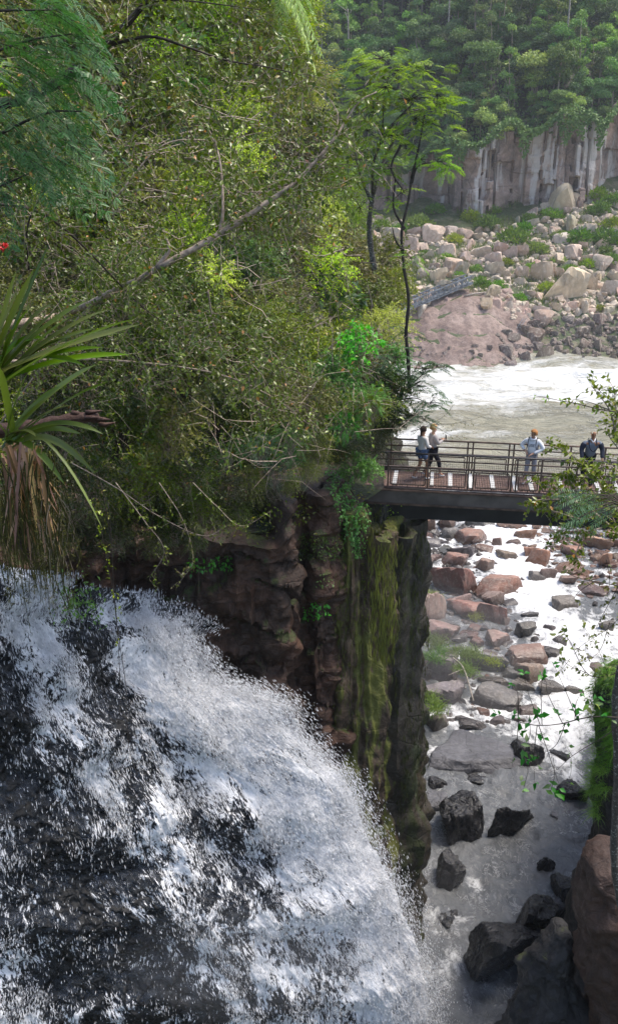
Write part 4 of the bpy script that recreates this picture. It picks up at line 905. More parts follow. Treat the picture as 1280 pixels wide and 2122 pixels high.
# ------------------------------------------------------------------ plants
def nrm(a): return a/(np.linalg.norm(a, axis=-1, keepdims=True)+1e-9)
def leaves(c, d, n, L, W, r, fold=.18, shape='ovate'):
    """c base, d direction, n normal; one folded pointed leaf each: 5 points, 4 triangles"""
    N = len(c); L = np.broadcast_to(L, (N,))[:, None]; W = np.broadcast_to(W, (N,))[:, None]
    d = nrm(d); s = nrm(np.cross(d, n)); n = np.cross(s, d); k = .42
    V = np.stack([c, c+d*L*k-s*W/2+n*W*fold, c+d*L*.5, c+d*L*k+s*W/2+n*W*fold, c+d*L-n*L*.12], 1)
    Fc = np.array([(0, 1, 2), (0, 2, 3), (1, 4, 2), (2, 4, 3)])
    return V.reshape(-1, 3), (Fc[None]+np.arange(N)[:, None, None]*5).reshape(-1, 3), np.repeat(r, 5)
def twigs_mesh(P0, P1, P2, rad):
    """curved three-sided twigs through three points each"""
    N = len(P0); t = nrm(P2-P0); ref = nrm(np.cross(t, np.array([.3, .5, .8]))); b = np.cross(t, ref)
    a = np.array([0, 2.1, 4.2]); o = np.cos(a)[None, :, None]*ref[:, None]+np.sin(a)[None, :, None]*b[:, None]
    rad = np.broadcast_to(rad, (N,))[:, None, None]
    V = np.concatenate([P0[:, None]+o*rad, P1[:, None]+o*rad*.75, P2[:, None]+o*rad*.3], 1)
    f = []
    for r in (0, 3):
        for j in range(3): f.append((r+j, r+(j+1) % 3, r+3+(j+1) % 3, r+3+j))
    return V.reshape(-1, 3), (np.array(f)[None]+np.arange(N)[:, None, None]*9).reshape(-1, 4)
def shoots(r, S, D, TL, nl, LL, LW, droop=.25, jit=.5):
    """leafy shoots: start, direction, length; returns leaf arrays and twig arrays"""
    K = len(S); TL = np.broadcast_to(TL, (K,)); t = (np.arange(nl)+.6)/nl
    D = nrm(D); pos = S[:, None]+D[:, None]*(t[None, :, None]*TL[:, None, None])
    pos[..., 2] -= droop*(t[None]**2)*TL[:, None]
    side = nrm(np.cross(D, r.normal(size=(K, 3))))
    sg = np.where(np.arange(nl) % 2 == 0, 1., -1.)[None, :, None]
    d = D[:, None]*.55 + side[:, None]*sg*.85 + jit*r.normal(size=(K, nl, 3)); d[..., 2] -= .2
    n = np.array([0, 0, 1.0]) + .55*r.normal(size=(K, nl, 3))
    sz = (.65+.7*r.random((K, nl)))
    lv = leaves(pos.reshape(-1, 3), d.reshape(-1, 3), n.reshape(-1, 3), (LL*sz).ravel(), (LW*sz).ravel(), r.random(K*nl))
    mid = S+D*(TL*.5)[:, None]; mid[:, 2] -= droop*.25*TL; end = S+D*TL[:, None]; end[:, 2] -= droop*TL
    return lv, (S, mid, end)
def fronds(r, S, D, L, npair, PL, PW, droop=.4, sub=0):
    """feather leaves: rachis with leaflets both sides; sub > 0 makes each leaflet a row of tiny ones"""
    K = len(S); D = nrm(D); L = np.broadcast_to(L, (K,)); t = (np.arange(npair)+.8)/npair
    side = nrm(np.cross(D, np.array([0, 0, 1.0])+.35*r.normal(size=(K, 3)))); up = np.cross(side, D)
    pos = S[:, None]+D[:, None]*(t[None, :, None]*L[:, None, None]); pos[..., 2] -= droop*t[None]**2*L[:, None]
    prof = np.sin(np.clip(t*.93+.10, 0, 1)*math.pi)**.6
    c = np.repeat(pos[:, :, None], 2, 2); sg = np.array([1., -1.])[None, None, :, None]
    d = D[:, None, None]*.35 + side[:, None, None]*sg + .10*r.normal(size=(K, npair, 2, 3)); d[..., 2] -= .22+.25*t[None, :, None]
    n = np.broadcast_to(up[:, None, None], d.shape) + .15*r.normal(size=d.shape)
    ln = PL*prof[None, :, None]*L[:, None, None]/L.mean()*np.ones((K, npair, 2))
    rr = np.broadcast_to(r.random((K, 1, 1))*.8+.1, ln.shape)+.1*r.random(ln.shape)
    c, d, n, ln, rr = c.reshape(-1, 3), nrm(d.reshape(-1, 3)), n.reshape(-1, 3), ln.ravel(), rr.ravel()
    if sub:
        s2 = nrm(np.cross(d, n)); tt = (np.arange(sub)+.5)/sub
        q = c[:, None]+d[:, None]*(tt[None, :, None]*ln[:, None, None]); q[..., 2] -= .15*tt[None]**2*ln[:, None]
        q = np.repeat(q[:, :, None], 2, 2); dd = d[:, None, None]*.5+s2[:, None, None]*sg; nn = np.broadcast_to(n[:, None, None], dd.shape)*np.ones((1, sub, 2, 1))
        dd = dd*np.ones((1, sub, 2, 1)); w = PW*np.sin(np.clip(tt*.9+.1, 0, 1)*math.pi)[None, :, None]*np.ones((len(ln), sub, 2))+.0015
        lv = quads(q.reshape(-1, 3), dd.reshape(-1, 3), nn.reshape(-1, 3), w.ravel(), (ln.mean()/sub)*.9, np.repeat(rr, sub*2))
    else: lv = leaves(c, d, n, ln, PW, rr, .1)
    mid = S+D*(L*.5)[:, None]; mid[:, 2] -= droop*.25*L; end = S+D*L[:, None]; end[:, 2] -= droop*L
    return lv, (S, mid, end)
def quads(c, d, n, L, W, r):
    N = len(c); L = np.broadcast_to(L, (N,))[:, None]; W = np.broadcast_to(W, (N,))[:, None]
    d = nrm(d); s = nrm(np.cross(d, n))
    V = np.stack([c, c+d*L*.5-s*W/2, c+d*L, c+d*L*.5+s*W/2], 1)
    f = np.array([(0, 1, 2), (0, 2, 3)])
    return V.reshape(-1, 3), (f[None]+np.arange(N)[:, None, None]*4).reshape(-1, 3), np.repeat(r, 4)
def cat_l(ls):
    V, Fc, Rn, n = [], [], [], 0
    for v, f, r in ls: V.append(v); Fc.append(f+n); Rn.append(r); n += len(v)
    return np.concatenate(V), np.concatenate(Fc), np.concatenate(Rn)
def leaf_obj(name, ls, mat, parent=None, smooth=False, **k):
    v, f, r = cat_l(ls) if isinstance(ls, list) else ls
    o = link(name, mesh_np(name, v, f, smooth, {'rnd': np.clip(r, 0, 1)}), mat, parent, **k); tag(o, kind='stuff' if parent is not None else None); return o
M['bark'] = simple('pale_bark', (.36, .28, .22), .85, var=.45, sc=14)
M['bark_dark'] = simple('dark_bark', (.045, .034, .026), .85, var=.5, sc=12)
M['bark_spot'] = rock_mat('lichen_spotted_bark', (.06, .05, .042), (.10, .08, .065), sc=7, bump=.6, lichen=(.42, .42, .38), lich_lo=.55, crack=0)
M['lf_gloss'] = leaf_mat('glossy_dark_leaf', (0.044, 0.078, 0.004), (0.124, 0.165, 0.005), .30, .22, odd=(.40, .17, .04))
M['lf_olive'] = leaf_mat('olive_leaf', (0.118, 0.164, 0.004), (0.292, 0.320, 0.004), .38, .3, odd=(.45, .34, .08))
M['lf_yell'] = leaf_mat('yellow_green_leaf', (0.213, 0.360, 0.004), (0.523, 0.670, 0.004), .45, .4)
M['lf_green'] = leaf_mat('fresh_green_leaf', (0.049, 0.170, 0.021), (0.117, 0.303, 0.033), .4, .35)
M['lf_teal'] = leaf_mat('bluish_green_leaf', (0.040, 0.116, 0.063), (0.091, 0.215, 0.091), .42, .35)
M['lf_lime'] = leaf_mat('lime_feather_leaf', (.17, .27, .03), (.33, .43, .06), .5, .5)
M['lf_far'] = leaf_mat('far_tree_leaf', (0.089, 0.169, 0.042), (0.234, 0.332, 0.079), .6, .25)
M['lf_palm'] = leaf_mat('palm_leaf', (0.240, 0.423, 0.081), (0.530, 0.740, 0.214), .3, .4)
M['grass'] = leaf_mat('grass_blade', (0.077, 0.149, 0.016), (0.190, 0.250, 0.044), .5, .4)
M['strap'] = leaf_mat('strap_leaf', (0.076, 0.127, 0.013), (0.169, 0.237, 0.022), .35, .25)
M['dead'] = leaf_mat('dead_leaf', (0.299, 0.149, 0.067), (0.568, 0.344, 0.179), .6, .15)
M['moss_strand'] = leaf_mat('hanging_moss', (.06, .055, .015), (.14, .12, .03), .8, .2)

# --- far forest
def far_tree(seed, kind):
    r = np.random.default_rng(seed); t = empty('forest_tree', (0, 0, 0), 'tree', 'tree')
    H = 9.0; nb = [11, 8, 15, 9, 12][kind]; R0 = [3.0, 2.2, 3.6, 3.0, 2.4][kind]
    c = r.normal(size=(nb, 3))*np.array([R0*.5, R0*.5, [1.5, 2.4, 1.0, 1.3, 2.6][kind]])+[0, 0, H*.72]; br_ = R0*(.26+.30*r.random(nb))
    ls = []
    for ci, bi in zip(c, br_):
        n = int(240*(bi/1.2)**2)+70; d = nrm(r.normal(size=(n, 3))); d[:, 2] = np.abs(d[:, 2])*.9-.25*r.random(n); d = nrm(d)
        p = ci+d*bi*(.72+.36*r.random(n))[:, None]*[1, 1, .8]
        dd = nrm(d*.5+r.normal(size=(n, 3))*.8+[0, 0, -.3]); ls.append(quads(p, dd, d+.5*r.normal(size=(n, 3)), .30+.35*r.random(n), .20+.12*r.random(n), r.random(n)))
    leaf_obj('crown', ls, M['lf_far'], t)
    mb = MB(); mb.tube(curve([(0, 0, -3), (.15, 0, 2), (r.normal()*.3, 0, H*.55), (0, 0, H*.8)], 4), np.linspace(.24, .10, 13), 5)
    for ci in c[:4]: mb.tube([(0, 0, H*.5), (ci*.5+[0, 0, H*.3]), ci], [.10, .08, .04], 4)
    mb.build('trunk', M['bark'], t, True); return t
FT = [far_tree(500+i, i % 5) for i in range(8)]
ft_used = set()
tree_tints = [((1, 1, 1), 'mid green'), ((.75, .95, .95), 'dark bluish green'), ((1.6, 1.6, 1.1), 'light green'), ((.5, .6, .7), 'very dark green'), ((1.2, 1.05, .8), 'olive green'), ((1.7, 1.75, 1.9), 'silvery pale')]
def place_tree(px, py, s, ti, label=None, kind=None, hf=hill_far, y0=184):
    c = hit(px, py, hf, y0=y0, y1=340, n=700); k = int(rng.integers(8)) if kind is None else kind; src = FT[k]
    col = np.array(tree_tints[ti][0])*rng.uniform(.85, 1.15)
    if k not in ft_used and c is not None:
        ft_used.add(k); o = src; o.location = c.tolist()
        _kid[src] = [(q, kids(q)) for q in kids(src)]
        o.rotation_euler = (0, 0, rng.uniform(0, 6.28)); o.scale = (s, s, s*rng.uniform(.9, 1.2)); ch = [q for q, _ in _kid[src]]
    else:
        o = copy_tree(src, c, (0, 0, rng.uniform(0, 6.28)), (s, s, s*rng.uniform(.85, 1.25))); ch = []
        newc = bpy.data.objects[-1:]
    o['label'] = label or f'{tree_tints[ti][1]} tree in the dense forest above the far cliff'
    o['category'] = 'tree'; o['group'] = 'trees of the far hillside'
    place_tree.cols.append((o, tuple(col)+(1,)))
    return o
place_tree.cols = []
special = [(1040,95,1.0,2,'pale bare-trunked tree with a flat crown near the top right of the hillside',1),(865,150,1.15,5,'tall silvery pale tree left of middle on the far hillside',1),(850,215,1.0,5,'second silvery pale tree, just below the tall one',2),(1100,230,1.35,2,'broad bright green tree low over the cliff edge',2),
 (1215,60,.9,4,'olive tree high at the upper right corner of the hillside',4),(700,110,1.0,2,'fresh green tree left on the hillside beside a white trunk',0),(1150,300,.8,2,'small light green tree spilling over the cliff rim',0),(1015,330,.9,2,'green bush-like tree hanging over the cliff rim above the pale columns',3),(930,170,1.0,0,'rounded green tree in the middle of the far hillside',3)]
for a in special: place_tree(*a)
pts = []
for _ in range(4000):
    px, py = rng.uniform(600, 1340), rng.uniform(-120, 300)
    rimy = np.interp(px, [600, 900, 1000, 1150, 1250, 1340], [345, 345, 330, 298, 225, 215])
    if py > rimy: continue
    if any((px-a)**2+((py-b)*1.35)**2 < 33**2 for a, b in pts): continue
    pts.append((px, py))
pts = pts[:235]
for a, b in pts:
    big_ = 1.0-.3*sst(150, 300, b)
    place_tree(a, b+12, rng.uniform(.62, 1.05)*big_, int(rng.choice([0, 1, 2, 3, 4], p=[.3, .27, .13, .18, .12])))
for _ in range(34):
    x_ = rng.uniform(2, 80); y_ = float(cliff_y(np.array(x_)))+.2; c_ = np.array([x_, y_, float(cliff_top(np.array(x_)))-2.0*rng.random()-.5])
    o = copy_tree(FT[int(rng.integers(8))], c_, (0, 0, rng.uniform(0, 6)), rng.uniform(.3, .62)); ti = int(rng.choice([0, 2, 3, 4])); o['label'] = f'{tree_tints[ti][1]} tree in the dense forest above the far cliff'
    o['category'] = 'tree'; o['group'] = 'trees of the far hillside'; place_tree.cols.append((o, tuple(np.array(tree_tints[ti][0]))+(1,)))
# white slim trunks standing out of the canopy
for px, py, l in ((1160, 60, 'upper right'), (920, 60, 'upper middle'), (665, 80, 'far left'), (718, 100, 'left, beside the fresh green tree')):
    c = hit(px, py+45, hill_far, y0=184); c = c+[0, -3.5, 1.5]; mb = MB(); mb.tube(curve([c, c+[.1, 0, 5], c+[-.1, 0, 9.5]], 5), np.linspace(.22, .12, 11), 6)
    for q in range(4): mb.tube([c+[0, 0, 7.5+q*.5], c+[rng.normal()*1.2, rng.normal(), 9+q*.5]], [.07, .04], 4)
    t = mb.build('pale_tree', M['wood'], None, True); tag(t, f'slim whitish bare trunk standing out of the far forest, {l}', 'tree')
# climbing green cover over the hillside and spilling over the rim
r = np.random.default_rng(77); n = 52000
x = r.uniform(-25, 100, n); y = cliff_y(x)+1.0+70*r.random(n)**1.7
p = np.stack([x, y, hill_far(x, y)+r.random(n)**2*3.0*(.5+perlin(v3(x*.3, y*.3, 5)))], 1)
n2 = 15000; x2 = r.uniform(-25, 100, n2); hang = (1.0+9.0*np.clip(perlin(v3(x2*.13, 0, 3))+.7*perlin(v3(x2*.45, 0, 8))+.1, 0, 1.2))*r.random(n2)
p2 = np.stack([x2, cliff_y(x2)-2.6-1.6*r.random(n2)+hang*.05, cliff_top(x2)+2.0-hang], 1)
p = np.concatenate([p, p2]); n += n2; nn = np.array([0, -.75, .65])+.6*r.normal(size=(n, 3)); d = np.array([0, -.4, -.8])+.8*r.normal(size=(n, 3))
vc = link('undergrowth', mesh_np('undergrowth', *(lambda q: (q[0], q[1], False, {'rnd': q[2]}))(quads(p, d, nn, .45+.4*r.random(n), .3+.2*r.random(n), np.clip(.4+.4*perlin(p*.25)+.2*r.random(n), 0, 1)))), M['lf_far'])
vc.color = (.75, .80, .75, 1); tag(vc, 'tangled green undergrowth covering the far hillside and the cliff rim', kind='stuff')
# shrubs between the far boulders
def low_shrub(seed, name='shrub'):
    r = np.random.default_rng(seed); t = empty(name, (0, 0, 0), 'shrub', 'shrub'); n = 900
    d = nrm(r.normal(size=(n, 3))); d[:, 2] = np.abs(d[:, 2]); lob = 1+.35*perlin(d*2.1+seed)
    p = d*(.55+.5*r.random(n))[:, None]*lob[:, None]*[1.3, 1.1, .85]
    leaf_obj('foliage', [quads(p, d+.9*r.normal(size=(n, 3))+[0, 0, .4], d+.7*r.normal(size=(n, 3)), .22+.2*r.random(n), .09+.05*r.random(n), r.random(n))], M['lf_yell'], t)
    k = 12; e = d[:k]*.8; tv_, tf = twigs_mesh(np.zeros((k, 3)), e*.5, e, .03); link('stems', mesh_np('stems', tv_, tf), M['bark'], t); return t
LS = [low_shrub(900+i) for i in range(3)]; ls_i = 0
shr = [(1010,470,36),(1060,500,44),(975,455,30),(1110,520,36),(940,500,24),(1085,480,30),(1140,450,30),(1225,410,40),(1200,500,38),(1250,500,44),(1270,470,36),(995,590,26),(1030,595,26),(1130,600,24),(1075,620,20),(1215,550,24),(870,470,36),(840,520,22),(830,480,26),(1265,545,30),(1100,560,28),(1150,540,24),(1045,545,22),(1240,440,34),(1275,420,34),(1160,490,24),(925,535,20),(950,575,18),(900,440,26),(790,470,24),(1180,560,20),(1020,440,24),(1255,525,26),(985,560,20),(1010,520,20),(1240,640,16),(1095,455,24),(880,530,22)]
for i, (a, b, s) in enumerate(shr):
    c = hit(a, b, far_h); d = proj(c)[2]; sc = s*.62*d/F
    loc = (c[0], c[1]-.2, c[2]-.1); src = LS[i % 3]
    o = src if i < 3 else copy_tree(src, loc)
    if i < 3: _kid[src] = [(q, kids(q)) for q in kids(src)]; o.location = [float(q) for q in loc]
    o.scale = (sc, sc, sc*rng.uniform(.8, 1.2)); o.rotation_euler = (0, 0, rng.uniform(0, 6))
    o['label'] = 'green shrub growing between the pale boulders of the far slope'; o['category'] = 'shrub'; o['group'] = 'shrubs on the far boulder slope'
    place_tree.cols.append((o, [(.42, .55, .50, 1), (.32, .48, .50, 1), (.60, .58, .42, 1)][int(rng.integers(3))]))
r = np.random.default_rng(12); n = 14000; px_ = r.uniform(760, 1300, n*2); py_ = r.uniform(400, 600, n*2); gsel = []
xg = r.uniform(5, 85, n*2); yg = r.uniform(150, 186, n*2); msk = perlin(v3(xg*.14, yg*.2, 6)) > .08; xg, yg = xg[msk][:n], yg[msk][:n]; n = len(xg)
p = np.stack([xg, yg, far_h(xg, yg)+.1], 1); d = np.array([0, 0, 1.0])+.35*r.normal(size=(n, 3))
leaf_g = leaves(p, d, r.normal(size=(n, 3)), .6+.5*r.random(n), .10, r.random(n)); go = link('grass', mesh_np('grass', leaf_g[0], leaf_g[1], False, {'rnd': leaf_g[2]}), M['grass']); go.color = (1.0, .85, .9, 1)
tag(go, 'dry grass between the boulders of the far slope', kind='stuff')

# --- thicket on the left bank
def bush(seed, mat, K, nl, LL, LW, TL=(.35, .7), bark='bark', name='thicket_shrub', droop=.3, flat=.85, feather=0):
    r = np.random.default_rng(seed); t = empty(name, (0, 0, 0), 'shrub', 'shrub')
    d = nrm(r.normal(size=(K, 3))+[0, 0, .25]); lob = 1+.45*perlin(d*1.9+seed)
    rad = r.random(K)**.45*.85*lob; S = d*rad[:, None]*[1, 1, flat]
    D = nrm(d+.6*r.normal(size=(K, 3))+[0, 0, .1]); tl = r.uniform(*TL, K)
    if feather: lv, tw = fronds(r, S, D, tl, nl, LL, LW, droop=.45)
    else: lv, tw = shoots(r, S, D, tl, nl, LL, LW, droop=droop)
    leaf_obj('foliage', lv, M[mat], t)
    a, f = twigs_mesh(*tw, .006); nb = 34; idx = r.integers(0, K, nb); b0 = np.tile([[0, 0, -.9]], (nb, 1))+.08*r.normal(size=(nb, 3)); b2 = S[idx]+D[idx]*.2
    a2, f2 = twigs_mesh(b0, (b0+b2)/2+.15*r.normal(size=(nb, 3)), b2, .018)
    o = link('branches', mesh_np('branches', np.concatenate([a, a2]), np.concatenate([f, f2+len(a)])), M[bark], t); tag(o, kind='stuff')
    return t
BU = {'olive': [bush(1, 'lf_olive', 300, 13, .105, .050), bush(2, 'lf_olive', 300, 14, .085, .045, (.4, .8))],
      'gloss': [bush(3, 'lf_gloss', 250, 12, .12, .062, bark='bark_dark'), bush(4, 'lf_gloss', 270, 13, .095, .050, bark='bark')],
      'yell': [bush(5, 'lf_yell', 360, 15, .072, .036), bush(6, 'lf_yell', 330, 14, .090, .044, (.3, .6))],
      'green': [bush(7, 'lf_green', 270, 13, .115, .055)], 'broad': [bush(17, 'lf_green', 75, 8, .24, .13, (.3, .55))],
      'feather': [bush(8, 'lf_teal', 130, 14, .12, .022, (.4, .7), feather=1, name='feathery_shrub'), bush(9, 'lf_green', 130, 13, .12, .024, (.35, .6), feather=1, name='feathery_shrub')]}
used = set()
desc = {'olive': 'olive green shrub with small pointed leaves', 'gloss': 'dark green shrub with glossy leaves', 'yell': 'yellowish green fine-leaved shrub', 'green': 'fresh green leafy shrub', 'feather': 'feathery-leaved green shrub', 'broad': 'bright broad-leaved green plant'}
def put_bush(kind, p, s, where, tint=None, rot=None):
    src = BU[kind][int(rng.integers(len(BU[kind])))]; rz = rng.uniform(0, 6.28) if rot is None else rot
    if src not in used:
        used.add(src); o = src; _kid[src] = [(q, kids(q)) for q in kids(src)]; o.location = [float(q) for q in p]; o.rotation_euler = (0, 0, rz); o.scale = (s,)*3
    else: o = copy_tree(src, p, (0, 0, rz), (s, s, s*rng.uniform(.8, 1.1)))
    o['label'] = desc[kind]+' '+where; o['category'] = 'shrub'; o['group'] = desc[kind].replace('shrub', 'shrubs')+' of the left thicket'
    if tint is not None: place_tree.cols.append((o, tuple(tint)+(1,)))
    return o
XR = lambda py: np.interp(py, [-150, 0, 150, 250, 330, 420, 500, 545, 600, 700, 760, 850, 890, 930, 1000], [640, 650, 655, 690, 735, 760, 775, 850, 868, 840, 850, 850, 790, 720, 640])
pts = []
for _ in range(9000):
    px, py = rng.uniform(-60, 860), rng.uniform(-90, 985); rr = 53
    if px > XR(py)-30: continue
    if any((px-a)**2+(py-b)**2 < rr**2 for a, b in pts): continue
    pts.append((px, py))
for a, b in pts:
    c = hit(a, b, hill_l, y0=20, y1=75, n=500); s = rng.uniform(.85, 1.3)
    # rocks edge: keep shrubs on the side of the camera
    c = c+[0, -.5*s, .25*s]
    lit = (a-250)/600 + (600-b)/1400
    if b < 520: k = rng.choice(['yell', 'olive', 'gloss', 'feather'], p=[.50, .26, .10, .14]) if a > 330 else rng.choice(['olive', 'gloss', 'yell'], p=[.45, .35, .2])
    elif b < 760: k = rng.choice(['yell', 'olive', 'green', 'feather', 'broad'], p=[.32, .28, .16, .14, .10]) if a > 430 else rng.choice(['olive', 'gloss', 'green'], p=[.4, .5, .1])
    else: k = rng.choice(['olive', 'gloss', 'feather', 'yell'], p=[.45, .3, .15, .10]) if a > 400 else rng.choice(['olive', 'gloss'], p=[.35, .65])
    where = 'in the thicket over the gorge wall' if b > 760 else ('in the middle of the left hillside' if b > 400 else 'high on the left hillside')
    s *= max(1.0, (c[1]/27))*.98
    if a > XR(b)-75: s *= .72
    put_bush(k, c, s, where, tuple(np.array([1, 1, .95])*rng.choice([.55, .75, .95, 1.1, 1.3])))
# nearer dark shrubs hanging over the source of the fall and over the wall
for a, b, Y, s, k in [(60,700,13.5,.75,'gloss'),(170,760,14,.75,'gloss'),(280,720,15,.85,'gloss'),(380,760,16,.8,'gloss'),(120,860,14.5,.7,'gloss'),(240,880,16,.8,'gloss'),(340,870,17,.85,'olive'),(60,990,15.5,.6,'gloss'),(180,980,17,.8,'gloss'),(290,980,18,.8,'olive'),(380,960,18.5,.8,'gloss'),(140,1060,17.5,.55,'gloss'),(240,1055,18.6,.6,'olive'),(330,1050,19.2,.6,'gloss'),(410,1020,19.6,.55,'olive'),(460,860,18.5,.8,'gloss'),(540,800,19.5,.8,'olive'),(470,700,18,.8,'gloss'),(560,690,20,.8,'olive'),(360,620,17,.8,'gloss'),(250,600,15,.8,'gloss'),(640,830,20.5,.7,'olive'),(700,780,22,.7,'green'),(760,840,23,.65,'olive'),(715,880,22.6,.5,'feather'),(800,800,23.8,.6,'gloss'),(810,870,24.2,.42,'gloss'),(600,905,20.6,.5,'feather'),(540,930,20.3,.5,'feather'),(470,930,20,.5,'feather')]:
    put_bush(k, P(a, b, Y), s, 'over the wall near the fall' if b > 840 else 'in the front of the left thicket', (.9, .95, .9) if k != 'feather' else (1.4, 1.5, 1.3))
put_bush('broad', P(745, 710, 22.5), .6, 'bright against the middle of the thicket', (1.7, 1.6, 1.0))
put_bush('feather', P(770, 830, 22.5), .5, 'with drooping fronds left of the slim trunks', (1.3, 1.5, 1.1))

# leaf litter and low plants covering the soil between the shrubs
r = np.random.default_rng(88); n = 26000; xg = r.uniform(-16, 3, n*2); yg = r.uniform(20.6, 40, n*2)
lim_ = np.interp(yg, [20, 21.6, 22.4, 24, 30, 40], [-.6, -.4, .8, 2.3, 2.9, 1.2])-.1; frt = np.interp(xg, [-14, -9, -5.6, -3.2, -1, .25, 1.1, 3], [20.8, 19.9, 20.9, 21.3, 21.3, 22.5, 22.9, 23.4])-.35
ok = (xg < lim_) & (yg > frt) & ~((xg > 1.2) & (yg > 23.8) & (yg < 26.4)); xg, yg = xg[ok][:n], yg[ok][:n]; n = len(xg)
p = np.stack([xg, yg, hill_l(xg, np.maximum(yg, 20.6))+.35*r.random(n)**1.5], 1); q = leaves(p, r.normal(size=(n, 3))+[0, -.3, .1], [0, -.2, 1]+.6*r.normal(size=(n, 3)), .06+.08*r.random(n), .03+.03*r.random(n), r.random(n))
gc = link('ground_cover', mesh_np('ground_cover', q[0], q[1], False, {'rnd': q[2]}), M['lf_olive']); tag(gc, 'low leafy ground cover on the soil above the gorge wall', kind='stuff')
for a, b, Y_, k, s_ in [(300,1050,18.8,'gloss',.55),(360,1085,19.2,'gloss',.5),(420,1055,19.4,'olive',.5),(470,1010,19.7,'gloss',.5),(240,1105,18.2,'gloss',.42),(185,1110,17.6,'gloss',.4),(520,1000,20.2,'olive',.42),(325,1120,18.9,'olive',.38),(400,1120,19.3,'gloss',.34),(450,1075,19.6,'gloss',.38),(280,1010,18.4,'gloss',.6),(380,1010,19.3,'olive',.55),(570,985,20.4,'feather',.38),(495,1060,19.8,'olive',.3),(120,1120,17,'gloss',.4),(600,1005,21.0,'olive',.26),(560,1015,20.7,'gloss',.3),(640,975,21.6,'olive',.28),(530,1030,20.4,'gloss',.3)]:
    put_bush(k, P(a, b, Y_), s_, 'over the wall', (.62, .68, .6))
for a, b, k, s_ in [(430,985,'feather',.45),(500,975,'gloss',.45),(560,985,'olive',.42),(600,955,'feather',.42),(640,960,'gloss',.36),(690,955,'green',.40),(720,930,'olive',.45),(660,915,'olive',.5),(745,905,'gloss',.45),(700,985,'green',.3),(380,1010,'gloss',.45),(590,1000,'yell',.3),(520,1010,'olive',.35)]:
    put_bush(k, hit(a, b, hill_l, y0=20, y1=60, n=900)+[0, -.25, .1], s_, 'on the rim of the gorge wall', (1.0, 1.0, .95))

for a, b, Y_, k, s_ in [(735,965,22.7,'broad',.42),(768,975,22.9,'broad',.34),(700,940,22.6,'gloss',.4),(650,925,22.2,'olive',.45),(775,925,23.9,'gloss',.4),(735,925,23.2,'gloss',.42),(790,890,24.4,'gloss',.45),(600,950,21.6,'feather',.35)]:
    put_bush(k, P(a, b, Y_), s_, 'by the bridge end', (1.25, 1.35, 1.1) if k == 'broad' else (1, 1, 1))
# --- surface finder for plants that sit on rock
bpy.context.view_layer.update()
dg = bpy.context.evaluated_depsgraph_get()
solid = ['gorge_wall', 'rock_fin', 'rock_tower', 'right_gorge_wall', 'rock_pillar', 'rock_pillar.001', 'boulder', 'fall_bedrock']
from mathutils.bvhtree import BVHTree
_bv = {}
def cast(px, py, names):
    best = None; d = Vector(ray(px, py)).normalized()
    for nme in names:
        if nme not in _bv:
            o = bpy.data.objects[nme]; _bv[nme] = (BVHTree.FromPolygons([o.matrix_world @ v.co for v in o.data.vertices], [tuple(p.vertices) for p in o.data.polygons]))
        h = _bv[nme].ray_cast(Vector(CAM), d)
        if h[0] is not None and (best is None or h[3] < best[3]): best = h
    return best
WALLS = ['gorge_wall', 'rock_fin', 'rock_tower']
def creeper(name, region, n, LL, LW, mat, label, cat, names=WALLS, seed=0, tint=(1, 1, 1), off=.08, dens=None, down=.8, dv=.7):
    r = np.random.default_rng(seed); C, N_ = [], []
    x0, x1, y0, y1 = region
    for _ in range(n*3):
        a, b = r.uniform(x0, x1), r.uniform(y0, y1)
        if dens and r.random() > dens(a, b): continue
        h = cast(a, b, names)
        if h is None: continue
        C.append(np.array(h[0])+np.array(h[1])*off*r.random()); N_.append(np.array(h[1]))
        if len(C) >= n: break
    if not C: return None
    C, N_ = np.array(C), np.array(N_); N_ *= np.sign((N_*(CAM-C)).sum(1))[:, None]
    C = C + N_*.03
    d = np.array([0, 0, -down])+N_*.5*dv+dv*r.normal(size=C.shape); nn = N_+.4*r.normal(size=C.shape)+[0, 0, .5]
    sz = .6+.8*r.random(len(C)); o_ = leaf_obj(name, [leaves(C, d, nn, LL*sz, LW*sz, r.random(len(C)))], M[mat]); o_.color = tuple(tint)+(1,); tag(o_, label, cat, kind='stuff'); return o_
ivy = lambda a, b: 1.0 if a > np.interp(b, [985, 1040, 1090, 1150], [672, 688, 705, 730]) and a < np.interp(b, [985, 1040, 1100, 1150], [775, 765, 752, 748]) else 0.
creeper('ivy', (660, 790, 975, 1155), 1500, .075, .05, 'lf_green', 'bright green ivy mat spilling down the rock beside the bridge end', 'ivy', seed=1, tint=(1.3, 1.5, 1.5), off=.15, dens=ivy)
creeper('yellow_bush', (775, 815, 1015, 1075), 420, .08, .03, 'lf_yell', 'yellow-green tuft of leaves just under the bridge end', 'shrub', seed=2, tint=(1.2, 1.2, .9), off=.5)
creeper('ledge_plant', (632, 672, 1245, 1285), 90, .09, .05, 'lf_green', 'small bright green plant on the ledge of the gorge wall', 'plant', seed=3, tint=(1.3, 1.6, 1.4), off=.15)
creeper('wall_plant', (395, 480, 1150, 1180), 130, .09, .05, 'lf_green', 'bright green sprig growing from the dark wall right of the fall', 'plant', seed=4, tint=(1.3, 1.5, 1.2), off=.2)
creeper('small_fern', (655, 690, 1190, 1215), 30, .07, .03, 'lf_green', 'tiny fern on the brown rock face under the ivy', 'fern', seed=5, off=.05)
creeper('moss_patch', (615, 720, 1105, 1160), 700, .04, .03, 'lf_gloss', 'dark green moss cushion hanging under the rock overhang', 'moss', seed=6, tint=(.8, 1.1, .7), off=.04)
